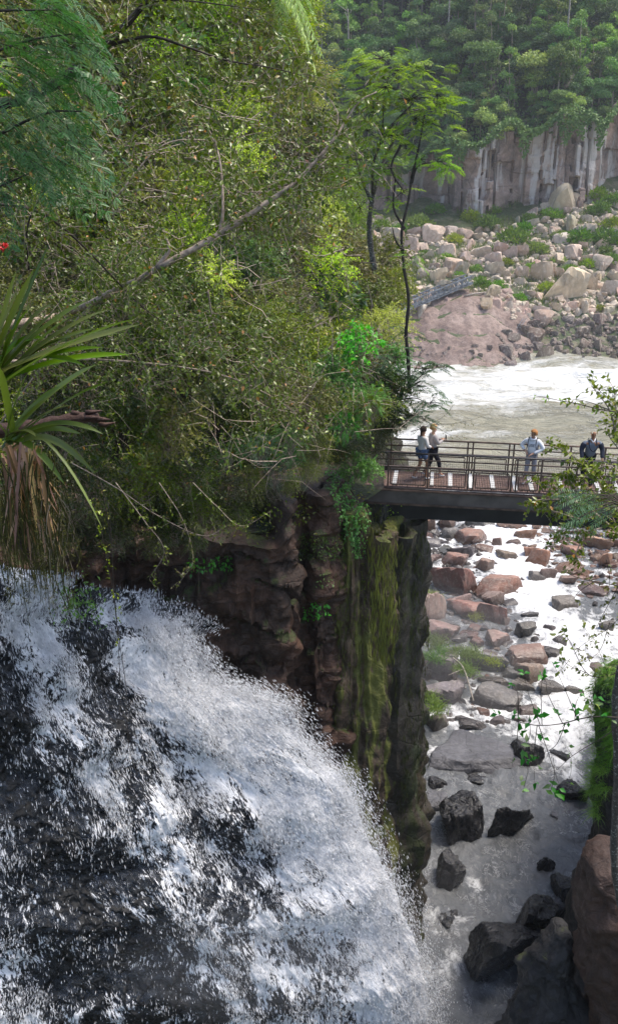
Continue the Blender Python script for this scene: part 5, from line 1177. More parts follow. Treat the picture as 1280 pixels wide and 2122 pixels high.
creeper('wall_creeper', (400, 620, 985, 1090), 900, .08, .045, 'lf_olive', 'sparse olive creeper trailing over the upper wall', 'creeper', seed=7, tint=(.8, .9, .8), off=.35, dens=lambda a, b: np.interp(b, [985, 1040, 1090], [1, .5, .1]))
creeper('hanging_moss', (765, 818, 1045, 1360), 1100, .34, .022, 'moss_strand', 'yellow-green moss strands hanging down the ribbed rock fin', 'moss', seed=27, tint=(1.5, 1.9, .9), off=.12, down=2.5, dv=.25)
creeper('hanging_moss', (820, 885, 1090, 1700), 900, .28, .03, 'moss_strand', 'dull green moss growing down the dark tower', 'moss', seed=28, tint=(.7, .95, .5), off=.10, down=2.0, dv=.3, dens=lambda a, b: .2+.8*(math.sin(a*.21+b*.013) > .2))
creeper('hanging_moss', (690, 760, 1150, 1480), 420, .22, .02, 'moss_strand', 'thin moss strands beside the dark hollow in the wall', 'moss', seed=29, tint=(.9, 1.1, .5), off=.10, down=2.2, dv=.3)
creeper('ridge_creeper', (740, 770, 1090, 1300), 120, .045, .03, 'lf_olive', 'line of tiny leaves climbing the edge of the rock fin', 'creeper', seed=8, off=.06)
creeper('hanging_sprig', (95, 190, 1160, 1250), 240, .10, .05, 'lf_green', 'fresh green leafy sprig in front of the source of the fall', 'plant', names=['fall_bedrock'], seed=9, tint=(1.2, 1.3, 1.0), off=.8)
# grass tufts
def tuft(name, pts, H, mat, label, n=160, seed=0, sp=.35, tint=(1, 1, 1), w=.012, droop=.3, up=(0, 0, 1.0)):
    r = np.random.default_rng(seed); C = np.repeat(np.asarray(pts, float), n, 0); K = len(C)
    C = C+r.normal(size=(K, 3))*[sp, sp, .05]; D = nrm(np.array(up)+.42*r.normal(size=(K, 3))); L = H*(.5+.8*r.random(K))
    s = nrm(np.cross(D, r.normal(size=(K, 3)))); V = []
    out = nrm(D*[1, 1, 0]+1e-6)
    for t, ww in ((0, 1.), (.4, .85), (.75, .5)):
        c = C+D*(L*t)[:, None]+out*(droop*L*t*t)[:, None]-np.array([0, 0, 1.])*(droop*1.3*L*t**2.5)[:, None]; V += [c-s*w*ww/2, c+s*w*ww/2]
    V.append(C+D*(L)[:, None]+out*(droop*L)[:, None]-np.array([0, 0, 1.])*(droop*1.5*L)[:, None])
    V = np.stack(V, 1); f = np.array([(0, 1, 3), (0, 3, 2), (2, 3, 5), (2, 5, 4), (4, 5, 6)])
    o = leaf_obj(name, [(V.reshape(-1, 3), (f[None]+np.arange(K)[:, None, None]*7).reshape(-1, 3), np.repeat(r.random(K), 7))], M[mat]); o.color = tuple(tint)+(1,)
    tag(o, label, 'grass'); return o
def on_water(px, py, dz=.8): return hit(px, py, lambda X, Y: water_h(X, Y)+dz)
for i, (pp, lab) in enumerate([([(895,1325),(900,1340),(912,1332)],'pale green grass tuft nearest the tower, high on the misty boulders'),([(890,1362),(905,1368),(915,1352)],'green grass tuft under the first one beside the tower'),([(945,1350),(960,1358),(975,1352),(985,1360)],'spread green grass tuft in the middle of the misty boulders'),([(962,1385),(972,1395),(955,1390)],'bushy bright green grass tuft on the grey boulder'),([(1015,1370),(1025,1373)],'small yellow-green moss tuft right of the grass'),([(905,1465),(900,1475),(895,1450)],'green grass tuft at the lower edge of the tower'),([(985,1282),(988,1278)],'yellow-green tuft on the layered boulder'),([(890,1235),(900,1240)],'thin yellow grass on the pale brown boulder by the tower')]):
    tuft('grass_tuft', [on_water(a, b, 1.3) for a, b in pp], .55 if i not in (4, 6) else .22, 'grass', lab, n=150, seed=40+i, sp=.24, w=.03, tint=(1.1, 1.3, 1.0) if i not in (4, 6, 7) else (1.6, 1.5, .5))

# --- right ledge with grass and hanging trunk
M['ledge'] = M['dark_near']
pillar('rock_ledge', [ring(1285,1375,20.4,.0,.0), ring(1285,1385,20.4,.35,.4), ring(1290,1450,20.4,.62,.7), ring(1290,1560,20.6,.62,.8), ring(1285,1660,20.8,.72,.9), ring(1283,1740,20.9,.75,.9), (8.9,21.2,5,1.0,1.0), (9.0,21.2,0,1.2,1.2)], M['dark_near'], 'dark wet rock face under the grassy ledge at the right edge', 21, amp=.14)
bpy.context.view_layer.update()
for i, (x0, x1, y0, y1, nn_, lab) in enumerate([(1232,1285,1372,1430,26,'green grass growing on top of the right rock ledge'),(1222,1285,1430,1500,26,'green grass and small plants on the upper side of the right rock ledge'),(1225,1285,1500,1590,30,'thick green grass in the middle of the right rock ledge'),(1215,1262,1590,1690,30,'long green grass hanging at the lower left of the right rock ledge')]):
    r = np.random.default_rng(60+i); pts_ = []
    for _ in range(400):
        h = cast(r.uniform(x0, x1), r.uniform(y0, y1), ['rock_ledge'])
        if h: pts_.append(np.array(h[0])+[-.03, 0, 0])
        if len(pts_) >= nn_: break
    if pts_: tuft('ledge_grass', pts_, .30, 'grass', lab, n=42, seed=70+i, sp=.06, w=.011, up=(-.45, -.35, .8), droop=.4, tint=(1.6, 1.8, 1.5))
creeper('ledge_plant', (1225, 1285, 1380, 1480), 260, .10, .05, 'lf_green', 'leafy green plants rooted on the top of the right ledge', 'plant', names=['rock_ledge'], seed=19, off=.25)
mb = MB(); mb.tube(curve([P(1340, 1200, 11), P(1297, 1340, 11), P(1274, 1450, 11), P(1278, 1600, 11.2), P(1272, 1780, 11.4), P(1290, 1900, 11.5)], 8), np.linspace(.04, .07, 41)+.008*np.sin(np.arange(41)*1.7), 12)
tag(mb.build('mossy_trunk', M['bark_spot'], None, True), 'slender mossy trunk running down the right edge in front of the grassy ledge', 'tree')

# --- slim trees in the centre
def slim_tree(label, path, r0, r1, limbs, sprays, mat, tint, seed, bark='bark_spot', L=(.32, .6), npair=13, PL=.125, PW=.028):
    r = np.random.default_rng(seed); t = empty('slim_tree', P(*path[0]), label, 'tree'); o0 = P(*path[0])
    mb = MB(); c = curve([P(*q) for q in path], 8); mb.tube(c-o0, np.linspace(r0, r1, len(c))*(1+.12*np.sin(np.arange(len(c))*1.3)), 9); mb.build('trunk', M[bark], t, True)
    for l in limbs:
        mb = MB(); c = curve([P(*q) for q in l], 6); mb.tube(c-o0, np.linspace(r1*1.3, r1*.35, len(c)), 6); mb.build('branch', M[bark], t, True)
    S, D = [], []; T0, T1, T2 = [], [], []
    for (x, y, Y, rx, ry, k) in sprays:
        ctr = P(x, y, Y); d_ = proj(ctr)[2]/F
        k = int(k*1.25); q = nrm(r.normal(size=(k, 3)))*(r.random((k, 1))**.4)*[rx*1.15*d_, .6*rx*d_, ry*1.5*d_]+ctr; S.append(q)
        D.append(nrm((q-ctr)*[1.3, 1.3, .2]+.4*r.normal(size=(k, 3))*[1, 1, .3])); T0.append(np.tile(ctr, (k, 1))); T2.append(q); T1.append((ctr+q)/2+.05*r.normal(size=(k, 3)))
    S = np.concatenate(S)-o0; D = np.concatenate(D)
    lv, tw = fronds(r, S, D, r.uniform(*L, len(S)), npair, PL, PW, droop=.35)
    o = leaf_obj('foliage', lv, M[mat], t); o.color = tuple(tint)+(1,)
    a, f = twigs_mesh(*tw, .004); a2, f2 = twigs_mesh(np.concatenate(T0)-o0, np.concatenate(T1)-o0, np.concatenate(T2)-o0, .009)
    tag(link('twigs', mesh_np('twigs', np.concatenate([a, a2]), np.concatenate([f, f2+len(a)])), M['bark_dark'], t), kind='stuff'); return t
slim_tree('slim tree with spotted trunk and yellow-green feathery crown, left of the two', [(775,560,25),(765,480,25),(770,420,25),(785,360,25.2),(800,320,25.4)], .085, .04,
 [[(772,400,25),(773,340,24.8),(790,285,24.6),(795,200,24.4)],[(800,320,25.4),(815,290,25.4),(830,240,25.5),(880,225,25.5)],[(790,285,24.7),(820,250,24.5),(870,200,24.3)],[(770,420,25),(745,360,25),(735,300,25)]],
 [(790,120,24.5,55,16,16),(750,140,24.5,34,14,10),(875,148,24.5,40,20,16),(820,150,24.5,45,18,12),(800,180,24.5,60,22,26),(905,195,24.5,26,12,8),(850,205,24.5,55,24,26),(780,225,24.5,50,26,22),(915,215,24.6,26,14,9),(860,245,24.6,55,22,22),(760,270,24.7,45,22,18),(895,255,24.6,34,18,10),(800,280,24.7,55,20,16),(840,300,24.7,40,16,8),(745,330,24.8,40,18,12),(760,200,24.6,30,20,8),(720,380,24.8,36,26,14),(790,350,24.8,40,24,14),(830,400,24.8,30,18,8),(745,430,24.9,34,22,10)], 'lf_lime', (.92, .85, .8), 31)
slim_tree('slim dark-barked tree rising to the right of the spotted one', [(848,815,24.3),(845,740,24.3),(841,690,24.3),(846,620,24.3),(836,550,24.3),(832,480,24.4),(845,420,24.5),(852,370,24.6)], .055, .03,
 [[(838,475,24.4),(815,430,24.5),(818,370,24.6),(805,345,24.6)],[(852,380,24.6),(865,345,24.6),(900,335,24.6)],[(852,370,24.6),(868,300,24.6),(880,230,24.6)],[(836,520,24.3),(820,500,24.2),(812,470,24.2)],[(830,300,24.4),(810,350,24.4),(838,400,24.5)]],
 [(905,335,24.6,34,14,9),(930,345,24.6,22,12,7),(870,330,24.6,30,14,6),(805,345,24.6,26,14,5),(800,410,24.5,22,8,4),(850,535,24.2,20,12,5)], 'lf_lime', (.85, .95, .8), 33, bark='bark_dark')
slim_tree('low feathery tree leaning out over the river by the bridge end', [(770,900,24.2),(800,850,24.1),(840,810,24.0),(870,790,23.9)], .05, .02,
 [[(840,810,24),(870,780,23.9),(900,765,23.9)],[(820,830,24),(860,825,23.9),(890,840,23.8)],[(790,870,24),(830,870,24),(870,875,23.9)]],
 [(880,765,23.9,40,12,16),(905,760,23.9,20,8,7),(870,800,23.9,36,14,14),(890,835,23.8,36,12,14),(840,780,24,40,20,18),(850,860,23.9,40,16,16),(815,815,24,40,24,20),(880,870,23.8,30,10,9),(820,740,24.2,34,20,12),(840,690,24.3,26,20,8)], 'lf_teal', (1.2, 1.2, .9), 35, bark='bark_dark', L=(.28, .5), npair=11, PL=.12, PW=.03)
# thin leafy twig reaching over the handrail
def sprig(name, path, rad, nl, LL, LW, mat, label, cat='branch', seed=0, side=[], tint=(1, 1, 1), bark='bark_dark', tl=(.12, .3), step=.10, dens=1.0):
    """a branch thing: stem, side twigs, leaves"""
    r = np.random.default_rng(seed); o0 = P(*path[0]); t = empty(name, o0, label, cat)
    allp = []
    for i, pth in enumerate([path]+side):
        c = curve([P(*q) for q in pth], 8); mb = MB(); rr = rad if i == 0 else rad*.55
        mb.tube(c-o0, np.linspace(rr, rr*.3, len(c)), 7); mb.build('stem' if i == 0 else 'branch', M[bark], t, True)
        seg = np.linalg.norm(np.diff(c, axis=0), axis=1).sum(); k = max(2, int(seg/step*dens)); tt = np.linspace(.12, 1, k)*(len(c)-1); ii = np.clip(tt.astype(int), 0, len(c)-2)
        allp.append((c[ii]+(c[ii+1]-c[ii])*(tt-ii)[:, None], nrm(c[ii+1]-c[ii])))
    S = np.concatenate([a for a, b in allp])-o0; D = np.concatenate([b for a, b in allp]); D = nrm(D+.85*r.normal(size=D.shape))
    lv, tw = shoots(r, S, D, r.uniform(*tl, len(S)), nl, LL, LW, droop=.15)
    o = leaf_obj('leaves', lv, M[mat], t); o.color = tuple(tint)+(1,)
    a, f = twigs_mesh(*tw, rad*.16+.0012); tag(link('twigs', mesh_np('twigs', a, f), M[bark], t), kind='stuff'); return t
sprig('thin_branch', [(850,895,23),(900,880,22.8),(940,878,22.7),(985,868,22.6)], .010, 5, .05, .02, 'lf_olive', 'thin leafy twig reaching over the river right behind the two walking people', seed=4, side=[[(900,882,22.8),(930,900,22.7),(955,905,22.7)],[(880,885,22.8),(920,862,22.8),(935,845,22.8)]], tl=(.15, .3), step=.14)

# --- shrub overhanging the right end of the bridge (near the camera)
sprig('overhanging_shrub', [(1330,1180,9),(1290,1120,9),(1240,1070,9),(1190,1040,9),(1130,1035,9),(1085,1042,9)], .016, 7, .058, .034, 'lf_gloss', 'brownish green shrub hanging in front of the right part of the bridge girder', 'shrub', 5,
 [[(1290,1120,9),(1250,1040,8.9),(1200,1000,8.8),(1160,985,8.8)],[(1260,1090,9),(1215,1100,8.8),(1175,1095,8.8),(1150,1120,8.8)],[(1240,1070,9),(1200,1075,8.9),(1150,1060,8.9),(1120,1055,8.9)],[(1290,1120,9),(1270,1030,8.8),(1235,980,8.7),(1200,960,8.7)],[(1190,1040,9),(1150,1010,8.9),(1110,1000,8.9)],[(1235,1000,8.8),(1185,945,8.8),(1140,922,8.8)],[(1300,1000,8.6),(1260,965,8.6),(1210,985,8.6)],[(1215,1100,8.8),(1195,1140,8.7),(1190,1165,8.7)],[(1300,1080,8.7),(1265,1045,8.6),(1200,1050,8.6)],[(1230,1030,8.7),(1185,1015,8.7),(1140,1030,8.7)]], tint=(1.5, 1.25, .9), bark='bark', tl=(.08, .2), step=.042)
sprig('overhanging_shrub', [(1340,1010,8),(1300,960,8),(1275,900,8),(1262,850,8),(1225,800,8)], .012, 6, .055, .032, 'lf_olive', 'thin-branched green shrub rising at the right edge above the bald man', 'shrub', 6,
 [[(1280,930,8),(1262,905,8),(1255,880,8)],[(1262,850,8),(1225,835,8),(1195,828,8)],[(1290,960,8),(1300,880,8),(1290,800,8)],[(1300,960,8),(1262,950,8),(1245,960,8)],[(1275,900,8),(1275,850,8),(1270,805,8)],[(1320,960,8),(1290,920,8),(1272,900,8)],[(1300,850,8),(1265,830,8),(1230,800,8)]], tint=(.95, 1.05, .8), bark='bark', tl=(.08, .2), step=.06)
sprig('thin_branch', [(1310,858,7.5),(1250,850,7.5),(1200,838,7.5),(1150,828,7.5),(1108,820,7.5)], .006, 4, .034, .018, 'lf_lime', 'thin twig with bright lime leaves stretched over the river at the right', 'branch', 7, tint=(1.0, 1.3, .9), tl=(.04, .07), step=.13)
r = np.random.default_rng(8); k = 26; o0 = P(1300, 1050, 7.5); S = np.stack([P(r.uniform(1190, 1290), r.uniform(1010, 1075), 7.5+.3*r.normal()) for _ in range(k)])-o0
D = np.stack([-.8+.3*r.normal(size=k), .3*r.normal(size=k), -.15+.3*r.normal(size=k)], 1)
tf = empty('feathery_branch', o0, 'bluish green feathery branch at the right edge in front of the bridge girder', 'branch')
lv, tw = fronds(r, S, D, r.uniform(.2, .32, k), 14, .075, .009, droop=.5); leaf_obj('foliage', lv, M['lf_teal'], tf).color = (1.6, 1.7, 1.5, 1)
a, f = twigs_mesh(*tw, .003); a2, f2 = twigs_mesh(np.zeros((k, 3)), S*.5+[0, 0, .05], S, .006); link('twigs', mesh_np('twigs', np.concatenate([a, a2]), np.concatenate([f, f2+len(a)])), M['bark_dark'], tf)
# bare twigs in front of the rapids
sprig('bare_branch', [(1320,1490,7),(1240,1485,7),(1200,1490,7),(1160,1500,7),(1110,1503,7),(1060,1492,7),(1035,1482,7)], .0075, 3, .07, .045, 'lf_green', 'long thin horizontal twig crossing in front of the rapids', 'branch', 11,
 [[(1118,1502,7),(1095,1440,7),(1085,1400,7)],[(1122,1502,7),(1120,1430,7),(1125,1400,7)],[(1073,1495,7),(1072,1440,7),(1063,1420,7)],[(1190,1492,7),(1192,1460,7),(1200,1440,7)],[(1165,1500,7),(1135,1440,7),(1130,1410,7)],[(1115,1503,7),(1135,1560,7),(1155,1620,7),(1158,1633,7)],[(1112,1503,7),(1105,1570,7),(1107,1622,7)],[(1073,1497,7),(1070,1560,7),(1085,1570,7)],[(1170,1500,7),(1150,1545,7),(1115,1565,7)],[(1195,1490,7),(1170,1430,7),(1150,1385,7)]], tint=(.9, 1.1, .8), tl=(.03, .06), step=.32)
sprig('bare_branch', [(1320,1470,7.4),(1260,1520,7.4),(1210,1550,7.4),(1180,1570,7.4),(1150,1596,7.4),(1120,1594,7.4)], .005, 3, .05, .03, 'lf_green', 'second thin twig slanting down below the long horizontal one', 'branch', 12, [[(1182,1570,7.4),(1182,1600,7.4),(1176,1620,7.4)],[(1185,1567,7.4),(1175,1550,7.4)]], tl=(.03, .05), step=.5)
for i, (x, y, n_, l) in enumerate([(1140, 1640, 7, 'cluster of large green leaves hanging over the dark pool'), (1085, 1630, 4, 'small group of leaves left of the large hanging cluster'), (1090, 1550, 6, 'green leaves hanging in front of the slab end'), (1225, 1455, 9, 'broad green and yellow leaves beside the grassy ledge')]):
    r = np.random.default_rng(90+i); o0 = P(x, y, 7); S = .05*r.normal(size=(n_, 3)); D = r.normal(size=(n_, 3))*[1, .3, .4]-[0, 0, .3]
    t = empty('leaf_cluster', o0, l, 'leaves'); mb = MB(); mb.tube([P(x+6, y-70, 7)-o0, P(x+8, y-30, 7)-o0, (0, 0, 0)], .0025, 4); mb.build('twig', M['bark_dark'], t)
    for j in range(n_):
        q = leaves(S[j:j+1], D[j:j+1], np.array([[.2, -.6, .7]])+.3*r.normal(size=(1, 3)), np.array([.10 if i != 1 else .07]), np.array([.045]), np.array([r.random()])); link('leaf', mesh_np('leaf', q[0], q[1], True, {'rnd': q[2]}), M['lf_green' if i != 3 or j < 6 else 'lf_lime'], t)
sprig('twiggy_branch', [(1330,1240,8),(1280,1215,8),(1230,1205,8),(1190,1195,8),(1165,1180,8)], .007, 4, .045, .028, 'lf_gloss', 'dark leafy twigs across the upper rapids at the right edge', 'branch', 13,
 [[(1280,1215,8),(1250,1270,8),(1230,1310,8)],[(1230,1205,8),(1200,1225,8),(1188,1240,8)],[(1300,1260,8),(1262,1300,8),(1215,1330,8),(1195,1345,8)],[(1255,1160,8),(1262,1200,8),(1258,1235,8)],[(1262,1290,8),(1240,1350,8),(1195,1380,8)]], tint=(1.3, 1.2, 1), tl=(.05, .12), step=.09)
sprig('twiggy_branch', [(1320,1370,7.6),(1260,1400,7.6),(1215,1395,7.6),(1180,1330,7.6),(1165,1310,7.6)], .006, 4, .05, .03, 'lf_gloss', 'arching leafy twig in front of the white rapids above the grassy ledge', 'branch', 14,
 [[(1215,1395,7.6),(1170,1372,7.6),(1152,1320,7.6)],[(1260,1400,7.6),(1240,1350,7.6),(1210,1300,7.6)],[(1180,1365,7.6),(1165,1385,7.6)]], tint=(1.3, 1.2, 1), tl=(.05, .1), step=.12)

# --- overhanging glossy-leaved tree on the left, near
r = np.random.default_rng(21)
ot = empty('overhanging_tree', P(-420, 700, 9), 'large glossy-leaved tree whose long pale branch slants across the thicket', 'tree'); oo = P(-420, 700, 9)
def limb(path, r0, r1, bark='bark', name='branch'):
    c = curve([P(*q) for q in path], 8); mb = MB(); mb.tube(c-oo, np.linspace(r0, r1, len(c))*(1+.06*np.sin(np.arange(len(c))*2.1)), 8); mb.build(name, M[bark], ot, True); return c
limb([(-420,1500,8.5),(-430,1100,8.8),(-420,700,9),(-400,200,9.2),(-380,-300,9.5)], .28, .18, 'bark_dark', 'trunk')
B1 = [limb([(-420,700,9),(-150,690,10),(120,655,14),(250,597,12),(290,580,10.6),(330,555,9.8),(460,482,9.9),(560,415,10),(620,370,10.1),(690,290,10.3),(740,215,10.5),(780,190,10.6)], .062, .005),
 limb([(-410,350,9.1),(-150,250,9),(60,200,9),(175,132,9),(230,85,9),(305,0,9),(340,-60,9)], .07, .018, 'bark_dark'),
 limb([(220,95,9),(310,76,9.1),(380,95,9.2),(470,125,9.4),(560,140,9.6),(640,160,9.8)], .016, .004, 'bark_dark'),
 limb([(305,5,9),(350,0,9),(420,5,9.1),(540,20,9.3)], .012, .004, 'bark_dark'),
 limb([(325,555,9.8),(350,520,9.8),(345,495,9.8)], .03, .015), limb([(455,485,9.9),(462,430,10),(455,330,10.3),(430,260,10.5)], .022, .006),
 limb([(470,478,9.9),(510,445,10.2),(560,450,12.5),(640,440,12.6)], .014, .004), limb([(620,370,10.1),(560,395,10.4),(480,400,10.8),(400,410,12.2)], .014, .004),
 limb([(300,390,11.8),(420,410,12),(540,400,12.2),(640,395,12.4),(730,385,12.6)], .013, .004), limb([(240,410,11.5),(340,300,11.7),(460,290,12),(560,270,12.2)], .012, .004),
 limb([(690,290,10.3),(700,240,10.4),(680,200,10.5)], .01, .004), limb([(430,600,12.5),(450,700,12.8),(500,800,13.2),(560,850,13.5)], .014, .005), limb([(-20,750,11),(200,745,12),(430,770,12.6),(560,820,13),(640,880,13.4)], .02, .005),
 limb([(-100,420,10),(100,450,10.5),(300,640,11.5),(400,700,12)], .018, .006, 'bark_dark'), limb([(0,880,12),(180,640,11.6),(290,600,11.9)], .012, .006), limb([(60,560,10.5),(60,460,10.4),(120,360,10.4),(180,300,10.5)], .014, .005, 'bark_dark')]
S, D = [], []
for c in B1[1:]+[B1[0][24:]]:
    seg = np.linalg.norm(np.diff(c, axis=0), axis=1).sum(); k = int(seg/.055); tt = np.linspace(.1, 1, k)*(len(c)-1); ii = np.clip(tt.astype(int), 0, len(c)-2)
    S.append(c[ii]+.10*r.normal(size=(k, 3))); D.append(nrm(c[ii+1]-c[ii])+1.2*r.normal(size=(k, 3)))
K = 1000; q = []
while len(q) < K:
    a, b = r.uniform(60, 760), r.uniform(-20, 930)
    if a > XR(b)+15 or r.random() > (1.0 if b > 150 else .5)*(1.0 if a < 600 else .6): continue
    c_ = P(a, b, r.uniform(10.0, 13.5)); q.append(c_)
    for _ in range(int(r.integers(4, 16))): q.append(c_+r.normal(size=3)*[.22, .25, .16])
q = q[:K]; S.append(np.array(q)); D.append(r.normal(size=(K, 3)))
S = np.concatenate(S)-oo; D = np.concatenate(D)
lv, tw = shoots(r, S, D, r.uniform(.22, .55, len(S)), 9, .066, .036, droop=.3)
leaf_obj('foliage', lv, M['lf_gloss'], ot).color = (1.15, 1.15, 1.1, 1)
a, f = twigs_mesh(*tw, .0045); tag(link('twigs', mesh_np('twigs', a, f), M['bark'], ot), kind='stuff')
# tangle of bare pale stems in the thicket
r = np.random.default_rng(23); K = 230; S = []
while len(S) < K:
    a, b = r.uniform(60, 780), r.uniform(150, 960)
    if a < XR(b)-20: S.append(P(a, b, r.uniform(14, 21)))
S = np.array(S); D = r.normal(size=(K, 3))*[1, .4, .7]; L = r.uniform(.5, 2.0, K)[:, None]; D = nrm(D)
B_ = [(S, D)]; D2 = nrm(D+.7*r.normal(size=(K, 3))); D3 = nrm(D2+.7*r.normal(size=(K, 3))); E1 = S+D*L*.5; E2 = E1+D2*L*.5; rad_ = r.uniform(.006, .014, K)
tw3 = [twigs_mesh(S, S+D*L*.25+.06*r.normal(size=(K, 3)), E1, rad_), twigs_mesh(E1, E1+D2*L*.25+.06*r.normal(size=(K, 3)), E2, rad_*.7), twigs_mesh(E1, E1+D3*L*.2, E1+D3*L*.45, rad_*.5)]
a = np.concatenate([q_[0] for q_ in tw3]); f = np.concatenate([q_[1]+i_*len(tw3[0][0]) for i_, q_ in enumerate(tw3)])
tag(link('bare_stems', mesh_np('bare_stems', a, f), M['bark']), 'tangle of bare pale stems through the left thicket', kind='stuff')

# --- near feathery tree, top left
r = np.random.default_rng(25); ft = empty('feathery_tree', P(-300, 300, 4.6), 'bluish green feathery-leaved tree hanging close in the upper left corner', 'tree'); o0 = P(-300, 300, 4.6)
for i, l in enumerate([[(-300,1200,4.6),(-300,300,4.6),(-280,-200,4.6)],[(-300,300,4.6),(-120,160,4.5),(40,90,4.4),(150,70,4.3)],[(-300,420,4.6),(-100,330,4.5),(80,240,4.4),(170,230,4.3)],[(-290,500,4.6),(-80,420,4.5),(60,360,4.4)],[(-290,100,4.6),(-60,30,4.5),(120,20,4.4)]]):
    c = curve([P(*q) for q in l], 8); mb = MB(); mb.tube(c-o0, np.linspace(.06 if i == 0 else .012, .05 if i == 0 else .003, len(c)), 8); mb.build('trunk' if i == 0 else 'branch', M['bark_dark'], ft, True)
K = 120; S = []; D = []
while len(S) < K:
    a, b = r.uniform(-70, 190), r.uniform(-20, 350)
    if a > np.interp(b, [-20, 60, 200, 300, 350], [150, 160, 170, 190, 120]): continue
    S.append(P(a, b, r.uniform(4.1, 5.0))); D.append([.9+.3*r.normal(), .5*r.normal(), -.15-.6*(b/350)+.25*r.normal()])
S = np.array(S)-o0; D = np.array(D)
lv, tw = fronds(r, S, D, r.uniform(.20, .32, K), 9, .085, .017, droop=.45, sub=12)
leaf_obj('foliage', lv, M['lf_teal'], ft).color = (.80, .80, .42, 1)
a, f = twigs_mesh(*tw, .0018); tag(link('twigs', mesh_np('twigs', a, f), M['bark_dark'], ft), kind='stuff')

# --- palm at the top
YP = float(hit(560, 120, hill_l, y0=20, y1=75, n=500)[1])-2.0
pt = empty('palm_tree', P(562, 110, YP), 'palm with long arching bright green fronds at the top centre', 'palm'); o0 = P(562, 110, YP)
mb = MB(); c = curve([P(562, 150, YP), P(560, 60, YP), P(566, -10, YP)], 6); mb.tube(c-o0, np.linspace(.16, .12, len(c)), 8); mb.build('trunk', M['bark'], pt, True)
for j, tip in enumerate([(655,150),(640,90),(600,165),(530,120),(650,40),(490,70),(560,150),(470,-30),(620,-60),(665,110),(575,90)]):
    r = np.random.default_rng(200+j); A = P(566+3*r.normal(), -12+4*r.normal(), YP); T = P(tip[0], tip[1], YP-1+1.2*r.normal()); top = (A+T)/2+[0, 0, .9]
    c = curve([A, top, T], 15); k = len(c); t = nrm(np.gradient(c, axis=0)); side = nrm(np.cross(t, [0, .3, 1.0])); ls = []
    for sg in (1, -1):
        d = t*.55+side*sg*.75+np.array([0, 0, -.55])+.10*r.normal(size=(k, 3)); prof = np.sin(np.linspace(.25, 2.9, k))
        for o_ in (0, .03): ls.append(leaves(c+t*o_, d+.1*r.normal(size=(k, 3)), np.tile([0., -.4, 1.], (k, 1)), .62*prof+.1, .035, np.full(k, r.random())*.6+.4*r.random(k), .3))
    fo = leaf_obj('frond', ls, M['lf_palm'], pt); fo.location = [-q for q in o0]; del fo['kind']
    mb = MB(); mb.tube(c, np.linspace(.02, .005, k), 4); mb.build('rachis', M['lf_palm'], fo)

# --- bromeliads on a mossy trunk, left edge
def strap(base, tip, sag, w, seed, parent, mat='strap', seg=12, name='leaf', tw_=.0):
    r = np.random.default_rng(seed); t = np.linspace(0, 1, seg)[:, None]; base = np.array(base); tip = np.array(tip)
    c = base+(tip-base)*t + np.array([0, 0, 1.])*(sag*4*t*(1-t)); tg = nrm(np.gradient(c, axis=0)); s = nrm(np.cross(tg, nrm(np.array([.15*r.normal(), -.5, .9])))); n = np.cross(s, tg)
    a = tw_*t; s = s*np.cos(a)+n*np.sin(a); n = np.cross(s, tg); ww = w*(.75+.25*np.sin(t*math.pi))*np.clip((1-t)*5, 0, 1)**.6
    V = np.stack([c-s*ww/2+n*ww*.18, c, c+s*ww/2+n*ww*.18], 1).reshape(-1, 3)
    f = [(i*3+j, i*3+j+1, i*3+j+4, i*3+j+3) for i in range(seg-1) for j in (0, 1)]
    return link(name, mesh_np(name, V, f, True, {'rnd': np.full(len(V), r.random())}), M[mat], parent)
mt = MB(); c = curve([P(-160, 1500, 5.6), P(-120, 1150, 5.8), P(-60, 900, 6.0), P(-50, 700, 6.1), P(-120, 400, 6.2), P(-160, 100, 6.2)], 8); mt.tube(c, np.linspace(.16, .10, len(c))*(1+.1*np.sin(np.arange(len(c)))), 12)
tag(mt.build('mossy_trunk', M['fin'], None, True), 'mossy trunk at the left edge that carries the bromeliads', 'tree')
b1 = empty('bromeliad', (0, 0, 0), 'big bromeliad with stiff strap leaves pointing right, at the left edge', 'bromeliad')
A0 = P(-15, 800, 6.0)
for j, (x, y, s, w) in enumerate([(185,622,.06,.075),(110,628,.08,.07),(222,642,.06,.07),(285,660,.05,.07),(292,672,.03,.065),(270,735,.07,.06),(150,700,.10,.07),(250,690,.07,.07),(70,560,.03,.06),(105,500,.02,.05),(35,560,.02,.06),(180,760,.1,.065),(200,680,.05,.06),(60,640,.05,.07),(150,655,.05,.06),(40,600,.03,.06),(90,700,.09,.07),(30,680,.05,.06),(120,640,.02,.05),(215,720,.06,.06)]):
    strap(A0+.035*np.random.default_rng(j).normal(size=3), P(x, y, 5.5+.5*np.random.default_rng(j+50).random()), s, w*.8, 300+j, b1, tw_=.5*np.random.default_rng(j).normal())
b2 = empty('bromeliad', (0, 0, 0), 'lower bromeliad with drooping pale strap leaves over dead ones, at the left edge', 'bromeliad')
A1 = P(20, 915, 5.8)
for j, (x, y, s, w) in enumerate([(228,790,.05,.06),(200,755,.06,.06),(130,800,.03,.06),(75,905,.04,.07),(215,900,.10,.055),(200,985,.16,.06),(135,1005,.12,.055),(125,800,.03,.055),(0,760,.03,.06),(60,770,.03,.06),(-60,830,.04,.06),(215,1100,.25,.028),(170,900,.08,.05),(90,950,.09,.06),(150,840,.05,.055)]):
    strap(A1+.03*np.random.default_rng(j+9).normal(size=3), P(x, y, 5.3+.4*np.random.default_rng(j+80).random()), s, w*.8, 340+j, b2, tw_=.6*np.random.default_rng(j+3).normal())
